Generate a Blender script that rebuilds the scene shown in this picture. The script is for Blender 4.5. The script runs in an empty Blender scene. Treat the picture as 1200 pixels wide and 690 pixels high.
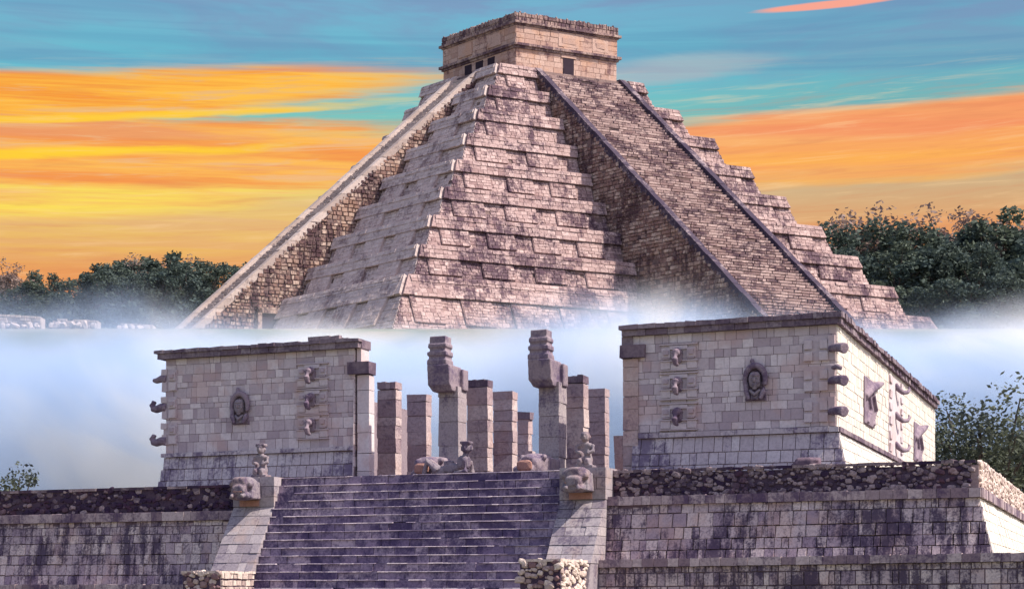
import bpy, math, random
from mathutils import Vector, Matrix, noise
R = math.radians
random.seed(7)
C = bpy.context.scene.collection
SC = bpy.context.scene

# ------------------------------------------------------------------ camera
cam_d = bpy.data.cameras.new("camera"); cam = bpy.data.objects.new("camera", cam_d); C.objects.link(cam)
cam.location = (0, 0, 1.7); cam.rotation_euler = (R(90), 0, 0)
cam_d.sensor_width = 36.0; cam_d.lens = 69.0; cam_d.shift_y = 0.2875
cam_d.clip_start = 0.5; cam_d.clip_end = 6000
SC.camera = cam
SC.view_settings.view_transform = 'Standard'; SC.view_settings.look = 'None'
SC.view_settings.exposure = 0.45; SC.view_settings.gamma = 1.0
SC.render.engine = 'CYCLES'
SC.cycles.use_denoising = True
SC.cycles.max_bounces = 5; SC.cycles.diffuse_bounces = 2; SC.cycles.glossy_bounces = 1
SC.cycles.transmission_bounces = 2; SC.cycles.transparent_max_bounces = 6; SC.cycles.volume_bounces = 3
SC.cycles.volume_step_rate = 1.0; SC.cycles.volume_max_steps = 64
SC.cycles.sample_clamp_indirect = 4

# ------------------------------------------------------------------ sun
SUN = Vector((0.60, -0.20, 0.77)).normalized()
sun_d = bpy.data.lights.new("sun", 'SUN'); sun = bpy.data.objects.new("sun", sun_d); C.objects.link(sun)
sun_d.energy = 5.0; sun_d.angle = R(0.6); sun_d.color = (1.0, 0.93, 0.80)
sun.rotation_euler = (-SUN).to_track_quat('-Z', 'Y').to_euler(); sun.location = (60, -20, 80)
SUN_EL = math.asin(SUN.z); SUN_AZ = math.atan2(SUN.x, SUN.y)

# ------------------------------------------------------------------ node helper
class N:
    """small wrapper: arithmetic on sockets of one node tree"""
    def __init__(s, nt): s.nt = nt
    def node(s, typ, **kw):
        n = s.nt.nodes.new(typ)
        for k, v in kw.items(): setattr(n, k, v)
        return n
    def put(s, sock, v):
        if isinstance(v, bpy.types.NodeSocket): s.nt.links.new(v, sock)
        elif v is not None: sock.default_value = v
    def m(s, op, a, b=None, c=None, clamp=False):
        n = s.node('ShaderNodeMath', operation=op); n.use_clamp = clamp
        s.put(n.inputs[0], a)
        if b is not None: s.put(n.inputs[1], b)
        if c is not None: s.put(n.inputs[2], c)
        return n.outputs[0]
    def smooth(s, x, a, b):
        n = s.node('ShaderNodeMapRange', interpolation_type='SMOOTHSTEP')
        s.put(n.inputs[0], x); n.inputs[1].default_value = a; n.inputs[2].default_value = b
        return n.outputs[0]
    def mix(s, f, a, b, blend='MIX'):
        n = s.node('ShaderNodeMix', data_type='RGBA', blend_type=blend)
        s.put(n.inputs[0], f); s.put(n.inputs[6], a); s.put(n.inputs[7], b)
        return n.outputs[2]
    def ramp(s, x, stops):
        n = s.node('ShaderNodeValToRGB'); e = n.color_ramp.elements
        while len(e) < len(stops): e.new(0.5)
        for i, (p, c) in enumerate(stops): e[i].position = p; e[i].color = c
        s.put(n.inputs[0], x); return n.outputs[0]
    def comb(s, x, y, z):
        n = s.node('ShaderNodeCombineXYZ')
        for i, v in enumerate((x, y, z)): s.put(n.inputs[i], v)
        return n.outputs[0]
    def noise(s, vec, scale, detail=3, rough=.55, dist=0, out=0):
        n = s.node('ShaderNodeTexNoise'); s.put(n.inputs['Vector'], vec)
        n.inputs['Scale'].default_value = scale; n.inputs['Detail'].default_value = detail
        n.inputs['Roughness'].default_value = rough; n.inputs['Distortion'].default_value = dist
        return n.outputs[out]
def lin(r, g, b):
    f = lambda c: (c / 255 / 12.92) if c <= 10 else ((c / 255 + .055) / 1.055) ** 2.4
    return (f(r), f(g), f(b), 1)

# ------------------------------------------------------------------ world: Nishita sky, with the sunset clouds low over the forest
W = bpy.data.worlds.new("World"); SC.world = W; W.use_nodes = True
W.node_tree.nodes.clear(); n = N(W.node_tree)
sky = n.node('ShaderNodeTexSky', sky_type='NISHITA'); sky.sun_disc = False
sky.sun_elevation = SUN_EL; sky.sun_rotation = SUN_AZ; sky.air_density = 1.3; sky.dust_density = 1.5
bg1 = n.node('ShaderNodeBackground'); n.put(bg1.inputs[0], n.mix(.45, sky.outputs[0], n.mix(1.0, sky.outputs[0], (1.25, .92, 1.1, 1), 'MULTIPLY')))
bg1.inputs[1].default_value = 0.13
tc = n.node('ShaderNodeTexCoord'); sp = n.node('ShaderNodeSeparateXYZ'); n.put(sp.inputs[0], tc.outputs['Generated'])
X, Y, Z = sp.outputs
A = n.m('MULTIPLY', n.m('ARCTAN2', X, Y), 2300.0)                       # azimuth in steps of 1/2300 rad
hyp = n.m('SQRT', n.m('ADD', n.m('MULTIPLY', X, X), n.m('MULTIPLY', Y, Y)))
E = n.m('MULTIPLY', n.m('DIVIDE', Z, n.m('MAXIMUM', hyp, .05)), 2320.0)    # height above the horizon, same steps
w1 = n.noise(n.comb(n.m('DIVIDE', A, 330), n.m('DIVIDE', E, 60), .3), 1.0, 5, .6, .6)
w2 = n.noise(n.comb(n.m('DIVIDE', A, 420), n.m('DIVIDE', E, 16), 4.1), 1.0, 6, .62, .3)
w4 = n.noise(n.comb(n.m('DIVIDE', A, 150), n.m('DIVIDE', n.m('SUBTRACT', E, n.m('MULTIPLY', A, .06)), 9), 2.2), 1.0, 5, .65, .5)
w3 = n.noise(n.comb(n.m('DIVIDE', A, 900), n.m('DIVIDE', E, 30), 9.7), 1.0, 4, .55, 1.0)
Ew = n.m('ADD', E, n.m('MULTIPLY', n.m('SUBTRACT', w1, .5), 60))
base = n.ramp(n.m('DIVIDE', E, 1000.0), [(0.0, lin(232, 148, 88)), (.36, lin(232, 154, 92)), (.40, lin(226, 166, 108)), (.44, lin(222, 178, 128)), (.50, lin(196, 196, 160)),
              (.545, lin(128, 196, 184)), (.60, lin(104, 192, 208)), (.68, lin(116, 176, 204)), (1.0, lin(120, 160, 205))])
right = n.smooth(A, 0, 500)
base = n.mix(n.m('MULTIPLY', right, .45), base, n.ramp(n.m('DIVIDE', E, 1000.0), [(.38, lin(224, 150, 92)), (.5, lin(196, 160, 124)), (.56, lin(118, 164, 164)), (.66, lin(104, 154, 184))]))
base = n.mix(n.m('MULTIPLY', n.m('MULTIPLY', n.smooth(w1, .42, .62), n.smooth(E, 540, 680)), .55), base, lin(128, 140, 182))
base = n.mix(n.m('MULTIPLY', n.m('MULTIPLY', n.smooth(w3, .45, .65), n.smooth(E, 500, 600)), .35), base, lin(90, 140, 180))
def blob(cx, cy, rx, ry, slope, lo=.5, hi=1.25, wob=1.0):
    dx = n.m('SUBTRACT', A, cx)
    yy = n.m('DIVIDE', n.m('SUBTRACT', n.m('SUBTRACT', n.m('ADD', E, n.m('MULTIPLY', n.m('SUBTRACT', w1, .5), 60 * wob)), cy), n.m('MULTIPLY', dx, slope)), ry)
    xx = n.m('DIVIDE', dx, rx)
    d = n.m('ADD', n.m('MULTIPLY', xx, xx), n.m('MULTIPLY', yy, yy))
    d = n.m('ADD', d, n.m('MULTIPLY', n.m('SUBTRACT', w2, .5), 1.5))
    n2 = n.node('ShaderNodeMapRange', interpolation_type='SMOOTHSTEP'); n.put(n2.inputs[0], d)
    n2.inputs[1].default_value = hi; n2.inputs[2].default_value = lo
    return n2.outputs[0]
OR = n.mix(n.smooth(w2, .36, .62), lin(244, 150, 60), lin(254, 192, 76))
OR = n.mix(n.smooth(w3, .50, .62), OR, lin(232, 152, 100))
OR = n.mix(n.m('MULTIPLY', n.smooth(w4, .52, .66), .6), OR, lin(214, 164, 120))
YE = n.mix(n.smooth(w2, .38, .60), lin(250, 196, 92), lin(255, 228, 84))
PK = n.mix(n.smooth(w2, .34, .66), lin(242, 154, 104), lin(248, 178, 112))
col = base
col = n.mix(n.m('MULTIPLY', blob(-420, 428, 560, 45, .05, .1, 1.6), .32), col, n.mix(n.smooth(w2, .45, .6), lin(240, 196, 120), lin(252, 220, 96)))
col = n.mix(n.m('MULTIPLY', blob(-640, 446, 440, 25, .06, .3, 1.6, .6), .8), col, YE)
col = n.mix(blob(-470, 505, 640, 42, .012, .5, 1.35, .7), col, n.mix(.35, OR, PK))
col = n.mix(blob(-600, 560, 590, 34, .095, .5, 1.25, .35), col, OR)
col = n.mix(n.m('MULTIPLY', blob(-480, 545, 360, 6, .09, .1, 1.5, .4), .85), col, lin(255, 206, 52))
col = n.mix(n.m('MULTIPLY', blob(-560, 500, 300, 6, .06, .1, 1.6, .5), .8), col, lin(255, 214, 50))
col = n.mix(blob(520, 528, 560, 44, .045, .5, 1.15, .25), col, PK)
col = n.mix(n.m('MULTIPLY', blob(420, 497, 500, 26, .02, .3, 1.6, .6), .8), col, n.mix(n.smooth(w3, .4, .6), lin(248, 168, 96), lin(252, 180, 84)))
col = n.mix(n.m('MULTIPLY', blob(560, 546, 300, 18, .05, .2, 1.4, .4), .6), col, lin(244, 146, 100))
col = n.mix(n.m('MULTIPLY', n.m('MULTIPLY', n.smooth(w4, .50, .72), n.smooth(E, 640, 560)), .35), col, lin(255, 214, 160))
col = n.mix(n.m('MULTIPLY', n.m('MULTIPLY', n.smooth(w4, .50, .28), n.smooth(E, 620, 560)), .30), col, lin(214, 130, 92))
col = n.mix(blob(365, 681, 80, 4.5, .06, .5, 1.5, .06), col, lin(246, 166, 146))
col = n.mix(n.m('MULTIPLY', blob(180, 612, 130, 16, .08, .0, 1.7, .5), .3), col, lin(226, 190, 180))
col = n.mix(n.m('MULTIPLY', blob(420, 400, 420, 30, .02, .2, 1.5, .5), .35), col, lin(236, 140, 84))
bg2 = n.node('ShaderNodeBackground'); n.put(bg2.inputs[0], col); bg2.inputs[1].default_value = 0.75
front = n.m('MULTIPLY', n.m('SUBTRACT', 1.0, n.smooth(E, 720, 1150)), n.smooth(Y, .15, .55))
ms = n.node('ShaderNodeMixShader'); n.put(ms.inputs[0], front); n.put(ms.inputs[1], bg1.outputs[0]); n.put(ms.inputs[2], bg2.outputs[0])
wo = n.node('ShaderNodeOutputWorld'); n.put(wo.inputs[0], ms.outputs[0])

# ------------------------------------------------------------------ materials
def mat_new(name):
    m = bpy.data.materials.new(name); m.use_nodes = True; m.node_tree.nodes.clear()
    n = N(m.node_tree); out = n.node('ShaderNodeOutputMaterial'); return m, n, out
def stone(name, c1, c2, dark, warm=None, stain=(.50, .62), stain_amt=.8, streak=.5, scale=1.0, var=.5, speck=.35, warm_amt=.5, bump=.3, seed=0.0):
    """weathered limestone. c1/c2: the two ends of the per-block tint; dark: lichen; warm: iron staining"""
    m, n, out = mat_new(name)
    geo = n.node('ShaderNodeNewGeometry'); pos = geo.outputs['Position']
    sp = n.node('ShaderNodeSeparateXYZ'); n.put(sp.inputs[0], pos)
    at = n.node('ShaderNodeAttribute', attribute_name='tint'); t = at.outputs['Fac']
    big = n.noise(n.comb(n.m('ADD', sp.outputs[0], seed), sp.outputs[1], sp.outputs[2]), .35 * scale, 4, .6, .4)
    mid = n.noise(pos, 1.6 * scale, 5, .68, .2)
    fine = n.noise(pos, 9.0 * scale, 4, .7)
    vert = n.noise(n.comb(n.m('MULTIPLY', sp.outputs[0], 2.2 * scale), n.m('MULTIPLY', sp.outputs[1], 2.2 * scale), n.m('MULTIPLY', sp.outputs[2], .28 * scale)), 1.0, 5, .65)
    tt = n.m('ADD', n.m('MULTIPLY', n.m('SUBTRACT', t, .5), var * 2), .5, clamp=True)
    c = n.mix(tt, c1, c2)
    c = n.mix(n.m('MULTIPLY', n.smooth(fine, .42, .62), speck), c, tuple(x * .62 for x in c1[:3]) + (1,))
    if warm: c = n.mix(n.m('MULTIPLY', n.smooth(n.noise(pos, .8 * scale, 3, .5), .50, .66), warm_amt), c, warm)
    s = n.m('ADD', n.m('MULTIPLY', big, .42), n.m('ADD', n.m('MULTIPLY', mid, .58 - .72 * streak * .58), n.m('MULTIPLY', vert, .72 * streak * .58)))
    s = n.m('ADD', s, n.m('MULTIPLY', n.m('SUBTRACT', fine, .5), .22))
    s = n.m('ADD', s, n.m('MULTIPLY', n.m('SUBTRACT', t, .5), -.03))
    c = n.mix(n.m('MULTIPLY', n.smooth(s, stain[0], stain[1]), stain_amt), c, dark)
    b = n.node('ShaderNodeBsdfPrincipled'); n.put(b.inputs['Base Color'], c)
    b.inputs['Roughness'].default_value = .92; b.inputs['Specular IOR Level'].default_value = .15
    bm = n.node('ShaderNodeBump'); bm.inputs['Strength'].default_value = bump; bm.inputs['Distance'].default_value = .06 / scale
    n.put(bm.inputs['Height'], n.m('ADD', mid, n.m('MULTIPLY', fine, .5))); n.put(b.inputs['Normal'], bm.outputs[0])
    n.put(out.inputs[0], b.outputs[0]); return m
def col4(*c): return (*c, 1)
M = {}
M['p_left'] = stone('pyramid_pale_lit_limestone', col4(.46, .36, .345), col4(.66, .54, .505), col4(.11, .065, .085), stain=(.49, .62), stain_amt=.7, scale=.45, var=.5, speck=.3, seed=3)  # left faces: the paler base colour stands in for light on that side
M['p_right'] = stone('pyramid_weathered_shaded_limestone', col4(.315, .205, .20), col4(.55, .405, .385), col4(.05, .026, .05), stain=(.455, .575), stain_amt=.84, scale=.5, var=.6, speck=.45, streak=.7, seed=11)  # front faces: stains are weathering, the darker base tone is painted shade
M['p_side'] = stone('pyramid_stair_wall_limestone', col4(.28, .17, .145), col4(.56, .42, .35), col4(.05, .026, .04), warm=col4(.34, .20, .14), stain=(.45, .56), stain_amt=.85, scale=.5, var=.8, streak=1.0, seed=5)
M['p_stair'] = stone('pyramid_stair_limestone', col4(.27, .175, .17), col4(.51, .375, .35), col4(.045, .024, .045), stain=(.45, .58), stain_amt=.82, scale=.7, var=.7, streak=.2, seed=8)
M['p_stairL'] = stone('pyramid_pale_lit_stair_limestone', col4(.42, .33, .30), col4(.58, .47, .43), col4(.12, .08, .09), stain=(.56, .7), scale=.5, var=.8, streak=.2, seed=8)  # left stair paler than the front one, its light put into the colour
M['p_dark'] = stone('pyramid_black_lichen_balustrade', col4(.20, .15, .17), col4(.36, .28, .29), col4(.035, .025, .05), stain=(.36, .50), stain_amt=.9, scale=.8, streak=.2, seed=2)
M['p_temple'] = stone('summit_temple_limestone', col4(.43, .27, .225), col4(.58, .41, .35), col4(.10, .05, .07), warm=col4(.52, .29, .19), stain=(.52, .64), stain_amt=.8, scale=.6, var=.6, streak=.6, seed=21)
M['p_crest'] = stone('summit_temple_crest_limestone', col4(.34, .22, .20), col4(.50, .37, .32), col4(.06, .03, .055), stain=(.42, .56), stain_amt=.85, scale=.9, streak=.9, seed=4)
M['p_core'] = stone('pyramid_dark_joints', col4(.16, .105, .10), col4(.24, .17, .16), col4(.03, .02, .03), scale=.6)
M['joint'] = stone('pale_wall_joints', col4(.25, .19, .21), col4(.30, .24, .26), col4(.08, .05, .08))
M['facade'] = stone('temple_facade_limestone', col4(.42, .34, .375), col4(.68, .60, .61), col4(.15, .10, .17), warm=col4(.52, .34, .31), stain=(.60, .74), stain_amt=.5, var=.75, speck=.2, warm_amt=.45, seed=1)
M['talud'] = stone('temple_talud_limestone', col4(.45, .38, .41), col4(.62, .56, .57), col4(.09, .06, .14), stain=(.47, .58), stain_amt=.75, var=.5, streak=.6, seed=31)
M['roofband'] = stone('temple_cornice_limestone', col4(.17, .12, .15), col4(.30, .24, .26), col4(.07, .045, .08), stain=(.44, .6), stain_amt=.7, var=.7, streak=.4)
M['mask'] = stone('carved_mask_limestone', col4(.27, .21, .25), col4(.44, .36, .38), col4(.08, .05, .10), stain=(.46, .62), stain_amt=.8, scale=1.5)
M['pillar'] = stone('pillar_limestone', col4(.38, .28, .29), col4(.60, .485, .46), col4(.09, .055, .11), warm=col4(.46, .30, .27), stain=(.50, .64), stain_amt=.65, var=.8, speck=.4, streak=.5, seed=9, bump=.9)
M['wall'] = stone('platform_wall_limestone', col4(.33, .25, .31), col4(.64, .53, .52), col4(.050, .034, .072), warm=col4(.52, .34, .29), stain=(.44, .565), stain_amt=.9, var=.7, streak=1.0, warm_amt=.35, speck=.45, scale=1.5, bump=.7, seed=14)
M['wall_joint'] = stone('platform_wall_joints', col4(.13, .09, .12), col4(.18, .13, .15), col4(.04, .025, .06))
M['wall_lit'] = stone('lit_side_wall_limestone', col4(.60, .54, .49), col4(.74, .67, .60), col4(.20, .14, .16), stain=(.58, .7), stain_amt=.5, var=.6)  # right-hand walls paler and warmer than the fronts: sunlight put into the colour
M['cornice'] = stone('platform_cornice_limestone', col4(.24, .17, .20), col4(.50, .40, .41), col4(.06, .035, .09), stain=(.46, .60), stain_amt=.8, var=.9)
M['rubble'] = stone('rubble_wall_stones', col4(.045, .028, .055), col4(.38, .295, .30), col4(.025, .012, .05), stain=(.46, .60), stain_amt=.6, var=1.0, scale=1.4, warm=col4(.26, .12, .12), warm_amt=.3)
M['rubble_core'] = stone('rubble_wall_mortar', col4(.07, .045, .075), col4(.11, .075, .10), col4(.03, .018, .045))
M['pier'] = stone('pier_rubble_stones', col4(.22, .13, .14), col4(.66, .54, .48), col4(.10, .06, .09), stain=(.54, .66), stain_amt=.6, var=1.0, scale=1.4)
M['step'] = stone('stair_limestone', col4(.19, .14, .23), col4(.42, .33, .40), col4(.046, .032, .088), stain=(.415, .58), stain_amt=.86, var=.6, scale=1.1, streak=.25, seed=6)
M['tread'] = stone('stair_tread_limestone', col4(.24, .19, .26), col4(.50, .42, .46), col4(.07, .05, .11), stain=(.48, .62), stain_amt=.8, scale=1.3, var=.8)
M['balus'] = stone('balustrade_limestone', col4(.25, .21, .245), col4(.44, .385, .40), col4(.075, .058, .11), warm=col4(.44, .30, .24), stain=(.48, .62), stain_amt=.75, var=.6, scale=1.3, warm_amt=.35, seed=17)
M['sculpt'] = stone('carved_statue_limestone', col4(.25, .21, .235), col4(.42, .37, .37), col4(.07, .05, .10), warm=col4(.40, .24, .20), stain=(.48, .60), stain_amt=.8, scale=1.8, warm_amt=.3, bump=.8)
M['serp'] = stone('serpent_column_limestone', col4(.28, .22, .25), col4(.46, .40, .40), col4(.075, .05, .12), stain=(.48, .62), stain_amt=.75, scale=1.3, streak=.6, bump=.9)
M['redmouth'] = stone('red_ochre_stained_limestone', col4(.34, .17, .14), col4(.42, .24, .20), col4(.12, .05, .08), stain=(.52, .66), scale=2)
def plain(name, c, rough=.9):
    m, n, out = mat_new(name); b = n.node('ShaderNodeBsdfPrincipled'); geo = n.node('ShaderNodeNewGeometry')
    f = n.noise(geo.outputs['Position'], 2.0, 4)
    n.put(b.inputs['Base Color'], n.mix(f, tuple(x * .7 for x in c) + (1,), tuple(x * 1.3 for x in c) + (1,)))
    b.inputs['Roughness'].default_value = rough; b.inputs['Specular IOR Level'].default_value = .2
    n.put(out.inputs[0], b.outputs[0]); return m
M['door_shade'] = plain('doorway_shade_colour', (.035, .022, .035))  # near-black blocks set in the doorways stand for the shade inside
M['bark'] = plain('grey_brown_bark', (.11, .085, .075))
def leafmat(name, c1, c2, c3):
    m, n, out = mat_new(name)
    at = n.node('ShaderNodeAttribute', attribute_name='tint'); oi = n.node('ShaderNodeObjectInfo')
    c = n.mix(at.outputs['Fac'], c1, c2); c = n.mix(n.m('MULTIPLY', oi.outputs['Random'], .6), c, c3)
    b = n.node('ShaderNodeBsdfPrincipled'); n.put(b.inputs['Base Color'], c); b.inputs['Roughness'].default_value = .7
    b.inputs['Specular IOR Level'].default_value = .2
    tr = n.node('ShaderNodeBsdfTranslucent'); n.put(tr.inputs[0], c)
    mx = n.node('ShaderNodeMixShader'); mx.inputs[0].default_value = .25
    n.put(mx.inputs[1], b.outputs[0]); n.put(mx.inputs[2], tr.outputs[0]); n.put(out.inputs[0], mx.outputs[0]); return m
M['leaf_far'] = leafmat('dark_hazy_forest_leaves', col4(.030, .055, .062), col4(.13, .155, .105), col4(.065, .09, .085))  # bluish air of the distance is painted into these leaf colours
M['leaf_pale'] = leafmat('dry_pale_leaves', col4(.16, .11, .10), col4(.42, .30, .26), col4(.24, .18, .16))
M['leaf_near'] = leafmat('olive_leaves', col4(.035, .045, .055), col4(.13, .145, .07), col4(.06, .07, .06))
def ground_mat():
    m, n, out = mat_new('dry_grass_ground'); geo = n.node('ShaderNodeNewGeometry'); p = geo.outputs['Position']
    c = n.mix(n.smooth(n.noise(p, .12, 5), .4, .6), col4(.10, .12, .06), col4(.22, .19, .13))
    c = n.mix(n.m('MULTIPLY', n.smooth(n.noise(p, 3, 4), .45, .65), .5), c, col4(.06, .075, .035))
    b = n.node('ShaderNodeBsdfPrincipled'); n.put(b.inputs['Base Color'], c); b.inputs['Roughness'].default_value = 1
    bm = n.node('ShaderNodeBump'); bm.inputs['Strength'].default_value = .5; n.put(bm.inputs['Height'], n.noise(p, 5, 5)); n.put(b.inputs['Normal'], bm.outputs[0])
    n.put(out.inputs[0], b.outputs[0]); return m
M['ground'] = ground_mat()

# ------------------------------------------------------------------ object helpers
def tag(o, label=None, cat=None, group=None, kind=None):
    if label: o['label'] = label
    if cat: o['category'] = cat
    if group: o['group'] = group
    if kind: o['kind'] = kind
    return o
def thing(name, label, cat, base, group=None):
    o = bpy.data.objects.new(name, None); C.objects.link(o); o.location = base; o.empty_display_size = .3
    o['base'] = 1; return tag(o, label, cat, group)
def wloc(o):
    v = Vector(o.location)
    while o.parent: o = o.parent; v += Vector(o.location)
    return v
def ident(u, v, z): return Vector((u, v, z))
class MB:
    def __init__(s, xf=ident): s.v = []; s.f = []; s.t = []; s.xf = xf; s.rng = random.Random(len(bpy.data.objects) * 13 + 5)
    def add(s, pts, faces, t=.5):
        k = len(s.v); s.v += [tuple(p) for p in pts]
        for i, f in enumerate(faces): s.f.append(tuple(k + a for a in f)); s.t.append(t if not isinstance(t, list) else t[i])
    def hexa(s, P, t=.5):      # P: 4 bottom (ccw from above), 4 top, world points
        s.add(P, [(3, 2, 1, 0), (4, 5, 6, 7), (0, 1, 5, 4), (1, 2, 6, 5), (2, 3, 7, 6), (3, 0, 4, 7)], t)
    def box(s, u0, u1, v0, v1, z0, z1, t=.5, top=None, jit=0):
        # top=(du0,du1,dv0,dv1): offsets of the top rectangle
        d = top or (0, 0, 0, 0); x = s.xf; j = lambda: s.rng.uniform(-jit, jit) if jit else 0
        s.hexa([x(u0 + j(), v0 + j(), z0 + j()), x(u1 + j(), v0 + j(), z0 + j()), x(u1 + j(), v1, z0), x(u0 + j(), v1, z0),
                x(u0 + d[0] + j(), v0 + d[2] + j(), z1 + j()), x(u1 + d[1] + j(), v0 + d[2] + j(), z1 + j()), x(u1 + d[1], v1 + d[3], z1 + j()), x(u0 + d[0], v1 + d[3], z1 + j())], t)
    def block(s, q, Nn, h, t, bev=.02, jit=0.0):
        """q: four base corners in the wall plane; the block stands h proud of it"""
        c = (q[0] + q[1] + q[2] + q[3]) / 4; rg = s.rng
        fr = []
        for p in q:
            d = (c - p); L = d.length or 1
            fr.append(p + d * min(.4, bev / L) + Nn * (h + rg.uniform(-jit, jit)))
        s.add([p - Nn * .03 for p in q] + fr, [(4, 5, 6, 7), (0, 1, 5, 4), (1, 2, 6, 5), (2, 3, 7, 6), (3, 0, 4, 7)], t)
    def rows(s, P, Nn, z0, z1, a0, a1, rh, bw, h=(.02, .05), gap=.012, bev=.02, miss=0, skew=.0, tint=None, jit=.004):
        """masonry in courses: P(a, z) gives the wall plane, a0(z)..a1(z) the extent of a course"""
        rg = s.rng; z = z0
        while z < z1 - rh[0] * .35:
            hh = rg.uniform(*rh)
            if z + hh > z1 - rh[0] * .45: hh = z1 - z
            zm = z + hh / 2; a = a0(zm); e = a1(zm)
            a_ = a - 0 ; first = True
            while a_ < e - .02:
                w = rg.uniform(*bw)
                if first: w *= rg.uniform(.4, 1); first = False
                if a_ + w > e - bw[0] * .5: w = e - a_
                if rg.random() >= miss:
                    k = lambda: rg.uniform(-skew, skew)
                    q = [P(a_ + gap / 2 + k(), z + gap / 2 + k()), P(a_ + w - gap / 2 + k(), z + gap / 2 + k()), P(a_ + w - gap / 2 + k(), z + hh - gap / 2 + k()), P(a_ + gap / 2 + k(), z + hh - gap / 2 + k())]
                    t = rg.gauss(.5, .22) if tint is None else tint(a_ + w / 2, zm, rg)
                    s.block(q, Nn, rg.uniform(*h), max(0, min(1, t)), bev, jit)
                a_ += w
            z += hh
    def face(s, p00, p10, p11, p01, rh, bw, **kw):
        """masonry on a planar four-cornered wall face, corners bottom-left, bottom-right, top-right, top-left seen from outside"""
        p00, p10, p11, p01 = map(Vector, (p00, p10, p11, p01))
        Nn = (p10 - p00).cross(p01 - p00); 
        if Nn.length < 1e-6: Nn = (p10 - p00).cross(p11 - p00)
        Nn.normalize(); dr = (p10 - p00).normalized(); upv = p01 - p00; upv = upv - dr * upv.dot(dr); Hh = upv.length; upv = upv / Hh
        L0 = (p10 - p00).length; sl = (p01 - p00).dot(dr); sr = (p11 - p00).dot(dr); hr = (p11 - p10); Hr = (hr - dr * hr.dot(dr)).length
        def P(a, z): return p00 + dr * a + upv * (z * (1 + (Hr / Hh - 1) * max(0, min(1, a / L0))))
        s.rows(P, Nn, 0, Hh, lambda z: sl * z / Hh, lambda z: L0 + (sr - L0) * z / Hh, rh, bw, **kw)
    def blob(s, c, r, t=.5, rough=.25, sub=1, rot=None):
        """one rough stone"""
        rg = s.rng; vs, fs = ICO[sub]; o = Vector((rg.uniform(0, 99), rg.uniform(0, 99), rg.uniform(0, 99)))
        rot = rot or Matrix.Rotation(rg.uniform(0, 6.28), 3, Vector((rg.uniform(-1, 1), rg.uniform(-1, 1), rg.uniform(-1, 1))).normalized())
        pts = []
        for p in vs:
            q = Vector(p) * (1 + rough * noise.noise(Vector(p) * 1.7 + o) * 2)
            q = Vector((max(-.8, min(.8, q.x)), max(-.8, min(.8, q.y)), max(-.8, min(.8, q.z))))
            pts.append(Vector(c) + rot @ Vector((q.x * r[0], q.y * r[1], q.z * r[2])))
        s.add(pts, fs, t)
    def tube(s, pts, rad, nseg=8, t=.5, cap=True):
        pts = [Vector(p) for p in pts]; k = len(s.v); up = Vector((.13, .2, 1)).normalized()
        for i, p in enumerate(pts):
            d = (pts[min(i + 1, len(pts) - 1)] - pts[max(i - 1, 0)]).normalized()
            a = d.cross(up); a = a.normalized() if a.length > .05 else d.cross(Vector((1, 0, 0))).normalized(); b = d.cross(a)
            for j in range(nseg):
                th = 2 * math.pi * j / nseg; s.v.append(tuple(p + (a * math.cos(th) + b * math.sin(th)) * rad[i]))
        for i in range(len(pts) - 1):
            for j in range(nseg):
                s.f.append((k + i * nseg + j, k + i * nseg + (j + 1) % nseg, k + (i + 1) * nseg + (j + 1) % nseg, k + (i + 1) * nseg + j)); s.t.append(t)
        if cap:
            s.f.append(tuple(k + j for j in range(nseg))); s.t.append(t)
            s.f.append(tuple(k + (len(pts) - 1) * nseg + j for j in reversed(range(nseg)))); s.t.append(t)
    def slab(s, pa, pb, up, out, th, dep, seg=.35, jit=.02, tint=None):
        """a band of long stones from pa to pb: th high along up, dep deep towards out, broken into stones"""
        pa, pb = Vector(pa), Vector(pb); L = (pb - pa).length; d = (pb - pa) / L; a = 0; rg = s.rng
        while a < L - .02:
            w = rg.uniform(seg * .6, seg * 1.5)
            if a + w > L - seg * .4: w = L - a
            g = .006; j = lambda: rg.uniform(-jit, jit)
            p0 = pa + d * (a + g); p1 = pa + d * (a + w - g); oo = out * (dep + j()); j1, j2 = j(), j()
            inn = out * -.02
            s.hexa([p0 + oo + up * j() * .5, p1 + oo + up * j() * .5, p1 + inn, p0 + inn, p0 + oo * .97 + up * (th + j1), p1 + oo * .97 + up * (th + j2), p1 + inn + up * (th + j2), p0 + inn + up * (th + j1)],
                   max(0, min(1, rg.gauss(.5, .25))) if tint is None else tint)
            a += w
    def build(s, name, mat, parent=None, base=None, smooth=False, remesh=0):
        b = wloc(parent) if parent else Vector(base if base is not None else (0, 0, 0))
        me = bpy.data.meshes.new(name); me.from_pydata([(x - b.x, y - b.y, z - b.z) for x, y, z in s.v], [], s.f); me.update()
        at = me.attributes.new('tint', 'FLOAT', 'FACE'); at.data.foreach_set('value', s.t)
        if smooth: me.polygons.foreach_set('use_smooth', [True] * len(me.polygons))
        me.materials.append(mat); o = bpy.data.objects.new(name, me); C.objects.link(o)
        if parent: o.parent = parent
        else: o.location = b
        if remesh:
            r = o.modifiers.new('r', 'REMESH'); r.mode = 'VOXEL'; r.voxel_size = remesh; r.use_smooth_shade = True
            sm = o.modifiers.new('s', 'SMOOTH'); sm.factor = .5; sm.iterations = 2
        return o
def ico(sub):
    import bmesh
    bm = bmesh.new(); bmesh.ops.create_icosphere(bm, subdivisions=sub, radius=1)
    v = [tuple(x.co) for x in bm.verts]; bm.verts.index_update(); f = [tuple(q.index for q in p.verts) for p in bm.faces]; bm.free(); return v, f
ICO = {0: ico(1), 1: ico(2), 2: ico(3)}
UPZ = Vector((0, 0, 1))

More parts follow.
